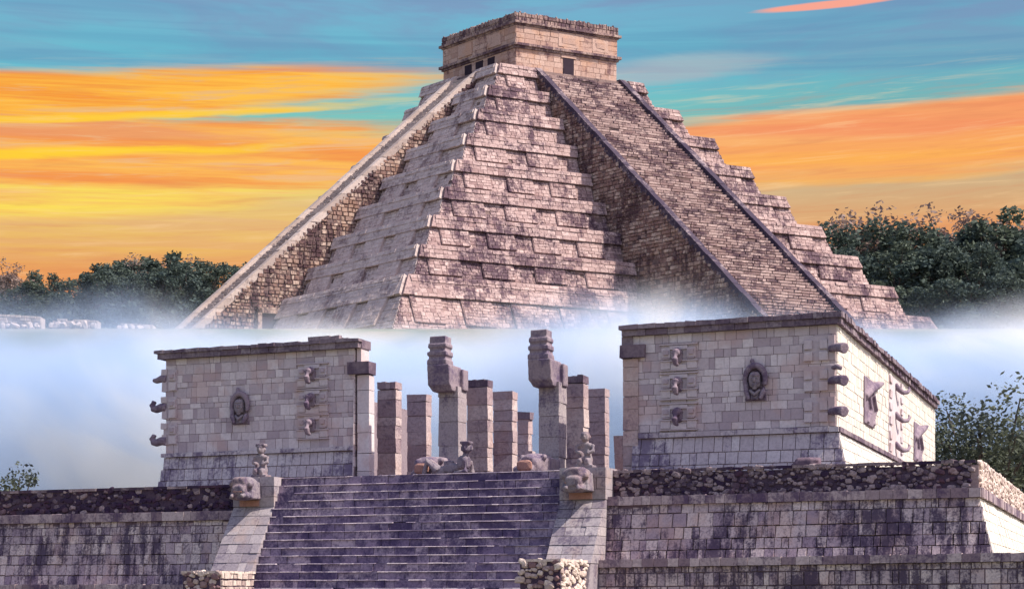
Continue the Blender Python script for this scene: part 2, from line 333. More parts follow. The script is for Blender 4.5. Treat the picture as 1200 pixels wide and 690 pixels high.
# ------------------------------------------------------------------ ground: temple level, the rise behind it, and the high ground of the pyramid
def ss(x, a, b): t = max(0, min(1, (x - a) / (b - a))); return t * t * (3 - 2 * t)
def gh(x, y):
    base = 28.2 * ss(y, 150, 200)
    hill = 1.6 + .1326 * y if y < 430 else 1.6 + .1326 * 430 + (y - 430) * .05
    k = ss(y, 238, 305)
    h = base * (1 - k) + hill * k if y > 200 else base
    return h + (noise.noise(Vector((x * .03, y * .03, 0))) * .8 * ss(y, 160, 240) * ss(y, 250, 290))
xs = sorted(set([-1500, -900, -600, -400, -300, -220] + list(range(-160, 161, 8)) + [220, 300, 400, 600, 900, 1500]))
ys = sorted(set([-300, -100, 0, 60, 110] + list(range(140, 440, 6)) + [460, 500, 560, 640, 800, 1100, 1500]))
g = MB()
for y in ys:
    for x in xs: g.v.append((x, y, gh(x, y)))
nx = len(xs)
for j in range(len(ys) - 1):
    for i in range(nx - 1): g.f.append((j * nx + i, j * nx + i + 1, (j + 1) * nx + i + 1, (j + 1) * nx + i)); g.t.append(.5)
tag(g.build('ground', M['ground'], base=(0, 0, 0), smooth=True), kind='structure')

# ------------------------------------------------------------------ THE PYRAMID
PO = Vector((3.07, 241.3, 30.59)); PC, PS = math.cos(.489), math.sin(.489)
def xp(x, y, z):
    x = x - .199 * y
    return Vector((PO.x + PC * x - PS * y, PO.y + PS * x + PC * y, PO.z + z))
H = 32.95; WX, WY, TX, TY = 74.0, 54.7, 18.3, 11.15; RIM = .73
def tp(k): return k / 9.0
def ztop(k): return H * (1 - tp(k) ** 1.032)
def hx(k): return (TX + (WX - TX) * tp(k)) / 2 + RIM
def hy(k): return (TY + (WY - TY) * tp(k)) / 2 + RIM
BACK = [7.9, 6.6, 6.4, 8.1, 10.0, 12.2, 14.4, 16.7, 19.0, 21.3]   # the back lies nearer the middle than the front
pyr = thing('stepped_pyramid', 'huge nine-tiered stone pyramid with two visible stairways rising above the mist', 'pyramid', xp(0, 0, -2.3))
S1X0, S1X1, S1Y = -5.02, 7.50, -(TY / 2 + .6)             # front stairway
S2Y0, S2Y1, S2X = -2.90, 2.33, -(TX / 2 + .6)             # left stairway
K1, K2 = 1.083, 1.072
for k in range(9):
    zt = ztop(k); zb = ztop(k + 1) if k < 8 else -2.4
    ax, ay = hx(k), hy(k)
    if k < 8: bx, by = ax + .46 * (hx(k + 1) - ax), ay + .46 * (hy(k + 1) - ay)
    else: bx, by = WX / 2 + .9, WY / 2 + .7
    yb = BACK[k]; ybb = yb + .2 if k < 3 else yb + .46 * (BACK[k + 1] - yb)
    core = MB(xp)
    core.box(-bx, bx, -by, ybb, zb - .3, zt, top=(bx - ax, ax - bx, by - ay, yb - ybb))
    tr = core.build('terrace', M['p_core'], pyr)
    hgt = zt - zb
    # two visible faces: front (-y) and left (-x)
    for side in (0, 1):
        mb = MB(xp); bandmb = mb
        def pt(a, h, o, side=side, zb=zb, hgt=hgt, ax=ax, ay=ay, bx=bx, by=by):
            f = h
            if side == 0: X0 = bx + (ax - bx) * f; Y0 = by + (ay - by) * f; return xp(a, -Y0 - o, zb + hgt * f)
            X0 = bx + (ax - bx) * f; return xp(-X0 - o, a, zb + hgt * f)
        N0 = ((pt(1, 0, 0) - pt(0, 0, 0)).cross(pt(0, 1, 0) - pt(0, 0, 0))).normalized()
        if side == 1: N0 = -N0
        def run(lo, hi, h0, h1, o, rh, bw, miss=.015):
            # lo/hi: extent along a (at height fraction)
            H0 = hgt * (h1 - h0)
            P = (lambda a, z: pt(a, h0 + z / hgt, o)) if side == 0 else (lambda a, z: pt(-a, h0 + z / hgt, o))
            mb.rows(P, N0, 0, H0, lo, hi, rh, bw, h=(.03, .08), gap=.018, bev=.025, miss=miss, skew=.02, jit=.012)
        def ext(h, o=0):
            f = h; X0 = bx + (ax - bx) * f; Y0 = by + (ay - by) * f
            return (X0, Y0)
        segs = []
        if side == 0:
            segs = [(-1, S1X0 - .2), (S1X1 + .2, 1)]
        else:
            segs = [(-1, -S2Y1 - .2), (-S2Y0 + .2, 1)]     # a runs as -y
        for (s0, s1) in segs:
            mb = MB(xp)
            def lo(z, s0=s0): 
                X0, Y0 = ext(.5); e = X0 if side == 0 else Y0
                if s0 == -1: return -(yb if side == 1 else e)
                return s0
            def hi(z, s1=s1):
                X0, Y0 = ext(.5); e = X0 if side == 0 else Y0
                return e if s1 == 1 else s1
            def lo_at(h0, h1, s0=s0):
                def f(z):
                    X0, Y0 = ext(h0 + z / hgt); e = X0 if side == 0 else Y0
                    return -(yb if side == 1 else e) if s0 == -1 else s0
                return f
            def hi_at(h0, h1, s1=s1):
                def f(z):
                    X0, Y0 = ext(h0 + z / hgt); e = X0 if side == 0 else Y0
                    return e if s1 == 1 else s1
                return f
            run(lo_at(0, .62), hi_at(0, .62), 0, .62, 0, (.34, .55), (.4, 1.0))
            # raised panels in the lower part, hanging from the top band
            a = lo(0) + .9; e = hi(0) - .4; pw = 2.1; 
            tot = max(1, int((e - a) / 5.2)) if e - a > 3 else 0
            if tot >= 1:
                step = (e - a) / tot
                for i in range(tot):
                    p0 = a + i * step + .3; p1 = p0 + step * .60
                    hA, hB = .16 + mb.rng.uniform(-.02, .02), .64
                    s_ = 1 if side == 0 else -1
                    q = [pt(s_ * p0, hA, 0), pt(s_ * p1, hA, 0), pt(s_ * p1, hB, 0), pt(s_ * p0, hB, 0)]
                    pd = .22 if side == 0 else .34; fr = [x + N0 * pd for x in q]
                    mb.add(q + fr, [(4, 5, 6, 7), (0, 1, 5, 4), (1, 2, 6, 5), (2, 3, 7, 6), (3, 0, 4, 7)], .35)
                    run(lambda z: p0 + .02, lambda z: p1 - .02, hA + .01, hB - .03, pd + .01, (.3, .45), (.5, 1.0), miss=.01)
            # top band and its coping stones
            s_ = 1 if side == 0 else -1
            L0, L1 = lo_at(.64, 1)(0), hi_at(.64, 1)(0); L2, L3 = lo_at(.64, 1)(hgt * .36), hi_at(.64, 1)(hgt * .36)
            q = [pt(s_ * L0, .64, 0), pt(s_ * L1, .64, 0), pt(s_ * L3, 1, 0), pt(s_ * L2, 1, 0)]
            fr = [x + N0 * .42 for x in q]
            mb.add(q + fr, [(4, 5, 6, 7), (0, 1, 5, 4), (1, 2, 6, 5), (2, 3, 7, 6), (3, 0, 4, 7)], .45)
            run(lambda z: L2, lambda z: L3, .645, .90, .43, (.36, .5), (.5, 1.1), miss=.006)
            run(lambda z: L2, lambda z: L3, .90, 1.015, .50, (.3, .5), (.6, 1.3), miss=.02)
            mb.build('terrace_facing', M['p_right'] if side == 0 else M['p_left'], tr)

def stairway(side):
    """side 0: front, side 1: left"""
    if side == 0:
        lo, hi, e0, K = S1X0, S1X1, S1Y, K1
        T = lambda a, o, z: xp(a, e0 - o, z)             # a across, o outwards from the top edge
    else:
        lo, hi, e0, K = -S2Y1, -S2Y0, S2X, K2
        T = lambda a, o, z: xp(e0 - o, -a, z)
    up = UPZ; out = (T(0, 1, 0) - T(0, 0, 0)).normalized(); acr = (T(1, 0, 0) - T(0, 0, 0)).normalized()
    n_s = 91; rise = (H + 2.3) / n_s; runl = rise * K
    st = MB(); ct = MB(); bw = .78
    for i in range(n_s):
        z1 = H - i * rise; o = i * runl
        ct.hexa([T(lo + .1, o - .02, z1 - rise), T(hi - .1, o - .02, z1 - rise), T(hi - .1, o - 3, z1 - rise), T(lo + .1, o - 3, z1 - rise),
                 T(lo + .1, o - .02, z1 - .03), T(hi - .1, o - .02, z1 - .03), T(hi - .1, o - 3, z1 - .03), T(lo + .1, o - 3, z1 - .03)], .2)
        P = lambda a, z: T(a, o, z1 - rise + z)
        st.rows(P, out, rise * .28, rise, lambda z: lo + bw, lambda z: hi - bw, (rise, rise), (.5, 2.2), h=(.08, .20), gap=.04, bev=.03, miss=.03, skew=.02, jit=.02, tint=lambda a, z, rg: rg.gauss(.5, .28))
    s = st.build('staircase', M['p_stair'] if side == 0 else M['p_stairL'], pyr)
    ct.build('step_joints_and_shade', M['p_core'] if side == 0 else M['p_stairL'], s)  # dark core on the front stair paints the shade line under each step
    # sloping balustrades
    Zb = -2.3
    for j, (a0, a1) in enumerate(((lo, lo + bw), (hi - bw, hi))):
        b = MB(); ztp = H + .25; L = 30
        for i in range(L):
            z1 = ztp - (ztp - Zb) * i / L; z2 = ztp - (ztp - Zb) * (i + 1) / L
            oo = lambda z: (H - z) * K + .55
            q = b.rng.uniform(-.05, .05); 
            A0, A1 = a0 + b.rng.uniform(-.04, .04), a1 + b.rng.uniform(-.04, .04)
            P = [T(A0, oo(z2) + q, z2), T(A1, oo(z2) + q, z2), T(A1, oo(z2) - 1.1, z2), T(A0, oo(z2) - 1.1, z2),
                 T(A0, oo(z1) + q, z1), T(A1, oo(z1) + q, z1), T(A1, oo(z1) - 1.1, z1), T(A0, oo(z1) - 1.1, z1)]
            b.hexa(P, b.rng.random())
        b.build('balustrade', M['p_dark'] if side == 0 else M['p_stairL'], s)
    # side wall facing the camera
    w = MB(); c = MB(); aa = lo + .05 if side == 0 else hi - .05
    aw = lo + .05 if side == 0 else hi - .05
    # solid wedge under the stair
    hyz = (hy if side == 0 else hx)
    zs = [Zb - .3, H - .3]
    ofn = lambda z: (H - z) * K - .55
    c.hexa([T(lo + .06, ofn(zs[0]), zs[0]), T(hi - .06, ofn(zs[0]), zs[0]), T(hi - .06, -1, zs[0]), T(lo + .06, -1, zs[0]),
            T(lo + .06, ofn(zs[1]), zs[1]), T(hi - .06, ofn(zs[1]), zs[1]), T(hi - .06, -1, zs[1]), T(lo + .06, -1, zs[1])], .3)
    c.build('staircase_core', M['p_core'], s)
    nn = -acr if side == 0 else acr
    if side == 0: P = lambda a, z: T(aw, -a, z + Zb)
    else: P = lambda a, z: T(aw, -a, z + Zb)
    # a = distance inwards from the nosing line; courses run from the nosing to inside the terraces
    def inner(z):
        zz = z + Zb; f = max(0, min(1, 1 - zz / H)); return -((((WY - TY) if side == 0 else (WX - TX)) / 2) * f - .9) + .6
    if side == 0:
        w.rows(lambda a, z: T(aw, -a, z + Zb), nn, 0, H - Zb - .4, lambda z: -ofn(z + Zb) - .45, lambda z: inner(z), (.34, .55), (.35, .9), h=(.02, .18), gap=.06, bev=.06, miss=.05, skew=.04, jit=.03, tint=lambda a, z, rg: rg.gauss(.42, .3))
    else:
        w.rows(lambda a, z: T(aw, -a, z + Zb), nn, 0, H - Zb - .4, lambda z: -ofn(z + Zb) - .45, lambda z: inner(z), (.34, .55), (.35, .9), h=(.02, .18), gap=.06, bev=.06, miss=.04, skew=.04, jit=.03, tint=lambda a, z, rg: rg.gauss(.42, .3))
    w.build('side_wall', M['p_side'], s)
    return s, T
sA, TA = stairway(0)
sB, TB = stairway(1)
# low doorway at the foot of the left stairway's side wall
dm = MB(); aw = -S2Y0 - .05
for (o0, o1, z0, z1, pr, t) in ((25.6, 28.0, -2.3, 2.2, .22, .1),): dm.hexa([TB(aw + pr, o1, z0), TB(aw + pr, o0, z0), TB(aw - .2, o0, z0), TB(aw - .2, o1, z0), TB(aw + pr, o1, z1), TB(aw + pr, o0, z1), TB(aw - .2, o0, z1), TB(aw - .2, o1, z1)], t)
dw = dm.build('doorway', M['door_shade'], sB)
fm = MB()
for (o0, o1, z0, z1) in ((25.1, 25.6, -2.3, 2.7), (28.0, 28.5, -2.3, 2.7), (25.1, 28.5, 2.2, 2.9)):
    fm.hexa([TB(aw + .45, o1, z0), TB(aw + .45, o0, z0), TB(aw - .2, o0, z0), TB(aw - .2, o1, z0), TB(aw + .45, o1, z1), TB(aw + .45, o0, z1), TB(aw - .2, o0, z1), TB(aw - .2, o1, z1)], .6)
fm.build('door_frame', M['p_side'], dw)
# serpent heads at the foot of the left stairway
for a in (-S2Y1 + .4, -S2Y0 - .4):
    b = MB(); p = TB(a, (H + 2.3) * K2 + .8, -1.3); d = (TB(0, 1, 0) - TB(0, 0, 0)).normalized()
    b.blob(p, (1.1, 1.1, 1.0), .6, .15, 2); b.blob(p + d * 1.3 - UPZ * .35, (1.2, .8, .45), .6, .15, 2); b.blob(p + d * 1.2 + UPZ * .45, (1.1, .7, .35), .6, .15, 2)
    b.build('serpent_head', M['p_stairL'], sB, remesh=.12)

# ---- the temple on the summit
tmx0, tmx1, tmy0, tmy1, th = -7.4, 6.5, -6.1, 7.8, 6.6
tcore = MB(xp)
tcore.box(tmx0, tmx1, tmy0, tmy1, H - .1, H + th * .38)
tmp = tcore.build('summit_temple', M['p_temple'], pyr)
def tface(mb, z0, z1, o, rh, bw, **kw):
    mb.face(xp(tmx0 - o, tmy0 - o, z0), xp(tmx1 + o, tmy0 - o, z0), xp(tmx1 + o, tmy0 - o, z1), xp(tmx0 - o, tmy0 - o, z1), rh, bw, **kw)
    mb.face(xp(tmx0 - o, tmy1 + o, z0), xp(tmx0 - o, tmy0 - o, z0), xp(tmx0 - o, tmy0 - o, z1), xp(tmx0 - o, tmy1 + o, z1), rh, bw, **kw)
zz = lambda f: H + th * f
mb = MB(xp); tface(mb, zz(0), zz(.36), .01, (.5, .8), (.6, 1.4), h=(.01, .04), gap=.02, bev=.03); mb.build('temple_wall', M['p_temple'], tmp)
mb = MB(xp)
for (f0, f1, o) in ((.36, .40, .18), (.40, .45, .42), (.77, .80, .18), (.80, .845, .42)):
    mb.box(tmx0 - o, tmx1 + o, tmy0 - o, tmy1 + o, zz(f0), zz(f1), .5)
    tface(mb, zz(f0) + .01, zz(f1) - .01, o, (.3, .4), (.5, 1.4), h=(.0, .06), gap=.03, bev=.03, miss=.03)
mb.build('moulding', M['p_crest'], tmp)
mb = MB(xp); mb.box(tmx0 - .05, tmx1 + .05, tmy0 - .05, tmy1 + .05, zz(.45), zz(.77), .5)
tface(mb, zz(.45), zz(.77), .06, (.6, .65), (1.2, 2.4), h=(.02, .06), gap=.03, bev=.03)
# carved mask panels
for (a0, a1) in ((-1.7, 1.1), (3.0, 5.2)):
    mb.box(a0, a1, tmy0 - .14, tmy0, zz(.50), zz(.73), .6)
    mb.box(a0 + .5, a1 - .5, tmy0 - .2, tmy0 - .1, zz(.56), zz(.66), .4, jit=.05)
for (a0, a1) in ((-3.5, -1.0), (2.0, 4.6)):
    mb.box(tmx0 - .22, tmx0, a0, a1, zz(.50), zz(.73), .6)
mb.build('frieze', M['p_temple'], tmp)
mb = MB(xp); mb.box(tmx0 - .12, tmx1 + .12, tmy0 - .12, tmy1 + .12, zz(.845), zz(.985), .4)
tface(mb, zz(.845), zz(1.0), .13, (.4, .5), (.25, .6), h=(.02, .14), gap=.05, bev=.04, miss=.03, jit=.02)
rg = random.Random(3)
for i in range(26):
    a = rg.uniform(tmx0, tmx1); mb.blob(xp(a, tmy0 + .05, zz(1.0)), (.25, .2, .16), rg.random(), .3, 0)
    a = rg.uniform(tmy0, tmy1); mb.blob(xp(tmx0 + .05, a, zz(1.0)), (.2, .25, .14), rg.random(), .3, 0)
mb.build('crest', M['p_crest'], tmp)
mb = MB(xp); mb.box(-1.0, .45, tmy0 - .09, tmy0 + .3, zz(.0), zz(.30), .2); d1 = mb.build('doorway', M['door_shade'], tmp)
mb = MB(xp); mb.box(-1.3, .75, tmy0 - .14, tmy0 + .1, zz(.302), zz(.355), .5); mb.build('lintel', M['p_temple'], d1)
for (y0, y1) in ((-2.2, -.9), (.0, 1.4), (2.2, 3.5)):
    mb = MB(xp); mb.box(tmx0 - .09, tmx0 + .3, y0, y1, zz(.04), zz(.33), .2); mb.build('doorway', M['door_shade'], tmp)

# ------------------------------------------------------------------ THE TEMPLE IN THE FOREGROUND
def xt(u, v, z): return Vector((.902 * u + .306 * v, 68 - .432 * u + .952 * v, z))
DU = Vector((.902, -.432, 0)).normalized(); DV = Vector((.306, .952, 0)).normalized()
NF = Vector((-.432, -.902, 0)).normalized()            # out of the front walls
NS = Vector((.952, -.306, 0)).normalized()             # out of the right-hand walls
plat = thing('temple_platform', 'broad dark-stained stone platform with a wide flight of steps across the foreground', 'platform', xt(-3, 5, 0))
core = MB(xt)
core.box(-34, 16.0, .62, 42, 0, 5.62, .4)
core.box(-34, -9.5, 0, 1, 0, 4.30, .4, top=(0, 0, .0, 0)); core.box(1.9, 16.05, 0.0, 41, 0, 4.52, .4)
core.build('platform_core', M['rubble_core'], plat)

def stones(mb, P, Nn, a0, a1, z0, z1, size, dens, tmean=.35, tsig=.3, dep=.07):
    """irregular rubble: rough stones bedded in a face"""
    rg = mb.rng; z = z0
    while z < z1:
        a = a0 + rg.uniform(0, size)
        hrow = size * rg.uniform(.7, 1.1)
        while a < a1:
            s = size * rg.choice((.5, .7, .9, 1.0, 1.3))
            if rg.random() < dens:
                c = P(a, min(z1 - s * .2, z + rg.uniform(-.3, .5) * hrow)) + Nn * rg.uniform(-.03, .02)
                ex = (P(a + 1, z) - P(a, z)).normalized()
                rot = Matrix((ex, Nn, UPZ)).transposed() @ Matrix.Rotation(rg.uniform(-.5, .5), 3, 'Y')
                mb.blob(c, (s * rg.uniform(.5, .75), dep * rg.uniform(.7, 1.3), s * rg.uniform(.35, .5)), max(0, min(1, rg.gauss(tmean, tsig))), .22, 0 if size < .2 else 1, rot)
            a += s * rg.uniform(.85, 1.15)
        z += hrow * .8
# left-hand wing
mb = MB(xt); stones(mb, lambda a, z: xt(a, .6, z), NF, -24.5, -11.3, 4.66, 5.58, .23, .8, .22, .32); mb.build('rubble_facing', M['rubble'], plat)
mb = MB(xt); stones(mb, lambda a, z: xt(a, .6, z), NF, 3.4, 15.85, 4.84, 5.74, .21, .98, .62, .26); mb.build('rubble_facing', M['rubble'], plat)
mb = MB(xt)                                           # right-hand side of the rubble parapet, its sunlight put into paler stone colours
mb.box(15.8, 16.05, .6, 42, 4.8, 5.60, .4); mb.build('parapet_core', M['pier'], plat); mb = MB(xt)
stones(mb, lambda a, z: xt(16.05, a, z), NS, .7, 30, 4.84, 5.76, .26, .95, .75, .2, .08); mb.build('rubble_facing', M['pier'], plat)
# flat stones along the rubble's top edge, cornices and walls: one mesh for each wing
def walltint(a, z, rg): return rg.gauss(.5, .26)
for (a0, a1, zc) in ((-24.5, -11.3, 5.50), (3.5, 15.95, 5.65)):
    mb = MB(); mb.slab(xt(a0, .58, zc), xt(a1, .58, zc + .02), UPZ, NF, .09, .05, .5, .022); mb.build('coping', M['rubble'], plat)
mb = MB(); mb.slab(xt(-24.5, 0, 4.28), xt(-11.3, 0, 4.28), UPZ, NF, .33, .18, .42, .015); mb.slab(xt(-24.5, .3, 4.60), xt(-11.3, .3, 4.60), UPZ, NF, .02, .34, 2, 0); mb.build('cornice', M['cornice'], plat)
mb = MB(); mb.slab(xt(3.6, 0, 4.52), xt(16.2, 0, 4.56), UPZ, NF, .29, .18, .42, .015); mb.slab(xt(16.05, -.15, 4.56), xt(16.05, 40, 4.56), UPZ, NS, .29, .18, .5, .02); mb.build('cornice', M['cornice'], plat)
kw = dict(h=(.008, .045), gap=.012, bev=.016, skew=.014, tint=walltint)
mb = MB(); mb.face(xt(-24.5, -.40, 1.84), xt(-11.0, -.40, 1.84), xt(-11.0, -.02, 4.28), xt(-24.5, -.02, 4.28), (.30, .50), (.18, .52), **kw); mb.build('upper_wall', M['wall'], plat)
mb = MB(); mb.face(xt(3.6, -.40, 2.62), xt(16.55, -.40, 2.75), xt(16.1, -.02, 4.55), xt(3.6, -.02, 4.52), (.30, .50), (.18, .56), **kw); mb.build('upper_wall', M['wall'], plat)
mb = MB(xt); mb.box(-24.5, -9.6, -.42, .0, 0, 4.28, .1, top=(0, 0, .38, 0)); mb.build('wall_backing', M['wall_joint'], plat)
mb = MB(xt); mb.box(3.0, 16.55, -.42, .1, 0, 4.52, .1, top=(0, -.45, .38, 0))
mb.hexa([xt(15.9, -.38, 0), xt(16.54, -.38, 0), xt(16.54, 40, 0), xt(15.9, 40, 0), xt(15.9, -.0, 4.51), xt(16.07, -.0, 4.51), xt(16.07, 40, 4.51), xt(15.9, 40, 4.51)], .1)
mb.build('wall_backing', M['wall_joint'], plat)
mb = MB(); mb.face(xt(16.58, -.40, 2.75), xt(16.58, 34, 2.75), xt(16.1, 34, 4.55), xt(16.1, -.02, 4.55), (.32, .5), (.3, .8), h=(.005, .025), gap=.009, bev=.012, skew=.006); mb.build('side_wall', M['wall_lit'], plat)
# the lowest tier
for (a0, a1, zt_, zu) in ((3.5, 18.5, 2.42, 2.56), (-26, -11.0, 1.62, 1.62)):
    mb = MB(xt); mb.hexa([xt(a0, -1.08, 0), xt(a1, -1.08, 0), xt(a1, -.2, 0), xt(a0, -.2, 0), xt(a0, -1.08, zt_ + .05), xt(a1, -1.08, zu + .05), xt(a1, -.2, zu + .05), xt(a0, -.2, zt_ + .05)], .3); mb.build('tier_backing', M['wall_joint'], plat)
    mb = MB(); mb.face(xt(a0, -1.09, 0), xt(a1, -1.09, 0), xt(a1, -1.09, zu), xt(a0, -1.09, zt_), (.28, .46), (.18, .5), h=(.01, .05), gap=.018, bev=.02, skew=.008); mb.build('lower_wall', M['wall'], plat)
    mb = MB(); mb.slab(xt(a0, -1.08, zt_), xt(a1, -1.08, zu), UPZ, NF, .26, .16, .42, .018); mb.slab(xt(a0, -.3, zt_ + .17), xt(a1, -.3, zu + .17), UPZ, NF, .07, .8, 1.2, .0); mb.build('lower_cornice', M['cornice'], plat)
# ---- the staircase
NST = 20; rs = 5.78 / NST; rn = .19
mb = MB(xt); st = MB(xt)
for i in range(NST):
    z1 = 5.78 - i * rs; v = .25 - i * rn
    mb.box(-9.55, 1.95, v + .0, v + 1.2, z1 - rs - .02, z1 - .035, .4)
    a = -9.55; rg = mb.rng
    while a < 1.95:                                        # long step stones with uneven fronts
        w = rg.uniform(.35, 1.1)
        if a + w > 1.75: w = 1.95 - a
        dj = rg.uniform(-.025, .03); tj = rg.uniform(-.018, .012); t = max(0, min(1, rg.gauss(.45, .25)))
        e = max(0, min(1, (a + 9.5) / 2.0))
        if a < -7.5 and i < 5: t = min(1, t + .45)
        st.box(a + .008, a + w - .008, v - .05 + dj, v + .2, z1 - rs + .012, z1 + tj, t, top=(.004, -.004, .03, 0), jit=.008)
        a += w
s_ = mb.build('staircase', M['step'], plat)
st.build('step_stones', M['step'], s_)
nos = MB(xt)                                               # paler strips on the upper edges of the steps
for i in range(NST):
    z1 = 5.78 - i * rs; v = .25 - i * rn; a = -9.5; rg = nos.rng
    while a < 1.9:
        w = rg.uniform(.15, .8)
        if rg.random() < .96: nos.box(a, min(1.93, a + w), v - .06, v + .16, z1 - .016 + rg.uniform(-.004, .004), z1 + .013 + rg.uniform(-.006, .003), rg.random(), top=(.01, -.01, .02, 0), jit=.006)
        a += w
nos.build('pale_step_edges', M['tread'], s_)
# ---- balustrades with a serpent head at the top of each
def blk(mb, u0, u1, v0, z0, z1, rh=.42): pass
for (u0, u1, zb, vb, lab) in ((-11.25, -9.5, 2.30, -2.35, 'left'), (1.95, 3.62, 2.55, -2.2, 'right')):
    mb = MB(xt)
    # sloping part
    rows = 7; zt0 = 4.72; v_t = -.42
    for i in range(rows):
        za = zb + (zt0 - zb) * i / rows; zc = zb + (zt0 - zb) * (i + 1) / rows
        va = vb + (v_t - vb) * i / rows; vc = vb + (v_t - vb) * (i + 1) / rows
        a = u0; 
        while a < u1 - .01:
            w = mb.rng.uniform(.35, .75)
            if a + w > u1 - .25: w = u1 - a
            g = .008; j = mb.rng.uniform(-.02, .02)
            mb.hexa([xt(a + g, va + j, za + g), xt(a + w - g, va + j, za + g), xt(a + w - g, 1.2, za + g), xt(a + g, 1.2, za + g), xt(a + g, vc + j, zc - g), xt(a + w - g, vc + j, zc - g), xt(a + w - g, 1.2, zc - g), xt(a + g, 1.2, zc - g)], max(0, min(1, mb.rng.gauss(.5, .22))))
            a += w
    mb.box(u0 + .03, u1 - .03, -.36, 1.1, 0, 5.7, .3)
    mb.hexa([xt(u0 + .03, vb - .9, 0), xt(u1 - .03, vb - .9, 0), xt(u1 - .03, 1, 0), xt(u0 + .03, 1, 0), xt(u0 + .03, vb + .04, zb), xt(u1 - .03, vb + .04, zb), xt(u1 - .03, 1, zb), xt(u0 + .03, 1, zb)], .4)
    for (za, zc) in ((4.72, 5.08), (5.08, 5.46), (5.46, 5.82)):
        a = u0 - .02
        while a < u1:
            w = mb.rng.uniform(.45, .9)
            if a + w > u1 - .3: w = u1 + .02 - a
            j = mb.rng.uniform(-.015, .02); mb.box(a + .008, a + w - .008, -.44 + j, 1.15, za + .008, zc - .008, max(0, min(1, mb.rng.gauss(.5, .2))), jit=.008); a += w
    bal = mb.build('balustrade', M['balus'], plat)
    # serpent head projecting from the top block
    cu = u0 + .72 if lab == 'left' else u0 + .78
    hd = MB(xt)
    hd.box(cu - .50, cu + .50, -1.25, -.4, 4.98, 5.62, .5, top=(.06, -.06, .22, 0))
    hd.blob(xt(cu, -.95, 5.55), (.52, .50, .30), .6, .12, 2, Matrix((DU, -NF, UPZ)).transposed())
    hd.blob(xt(cu, -1.10, 5.08), (.52, .38, .18), .6, .12, 2, Matrix((DU, -NF, UPZ)).transposed())
    hd.blob(xt(cu, -1.32, 5.30), (.36, .20, .22), .6, .12, 2, Matrix((DU, -NF, UPZ)).transposed())
    for sg in (-1, 1):
        hd.blob(xt(cu + sg * .38, -1.15, 5.50), (.14, .14, .14), .9, .1, 1); hd.blob(xt(cu + sg * .22, -1.52, 5.08), (.08, .08, .13), .9, .1, 1)
    h1 = hd.build('serpent_head', M['sculpt'], bal, remesh=.035)
    rm = MB(xt); rm.box(cu - .20, cu + .18, -1.49, -1.2, 5.22, 5.33, .5, top=(.05, -.05, .03, 0)) if lab == 'left' else rm.box(cu - .3, cu + .22, -1.46, -1.1, 5.24, 5.5, .5, top=(.06, -.06, .12, 0))
    rm.build('red_stained_mouth', M['redmouth'], bal)
    rm = MB(xt); rm.box(cu - .42, cu + .42, -.50, -.40, 4.74, 4.96, .5); rm.build('red_stained_stone', M['redmouth'], bal)
# ---- rubble piers at the foot of the stairs
for (u0, u1, v0, zt_, lb) in ((-11.0, -9.45, -4.9, 2.30, 'low rubble pier with a right side tinted as sunlit at the foot of the left balustrade'),
                             (2.05, 3.45, -5.2, 2.62, 'low rubble pier of pinkish stones at the foot of the right balustrade')):
    pr = thing('rubble_pier', lb, 'pier', xt((u0 + u1) / 2, v0 + 1, 0), 'piers at the foot of the stairs')
    mb = MB(xt); mb.box(u0, u1, v0, -2.2, 0, zt_, .3); mb.build('core', M['rubble_core'], pr)
    mb = MB(xt); stones(mb, lambda a, z: xt(a, v0, z), NF, u0, u1, 0.8, zt_, .24, 1.0, .45, .28, .09); mb.build('front_stones', M['pier'], pr)
    mb = MB(xt)
    if u0 < 0: mb.face(xt(u1, v0, 0), xt(u1, -2.2, 0), xt(u1, -2.2, zt_), xt(u1, v0, zt_), (.22, .34), (.25, .5), h=(.02, .07), gap=.03, bev=.03, skew=.015, tint=lambda a, z, rg: rg.gauss(.65, .2))
    else: stones(mb, lambda a, z: xt(u1, a, z), NS, v0, -2.2, 0.6, zt_, .26, 1.0, .85, .15, .09)
    mb.build('side_stones', M['pier'], pr)  # side stones tinted paler than the front ones, to carry the sunlight
    mb = MB(xt); mb.slab(xt(u0 - .05, v0, zt_ - .05), xt(u1 + .04, v0, zt_ - .05), UPZ, NF, .08, .06, .4, .012, .7); mb.slab(xt(u1, v0, zt_ - .05), xt(u1, -2.2, zt_ - .05), UPZ, NS, .08, .06, .4, .012, .8)
    mb.build('coping', M['pier'], pr)

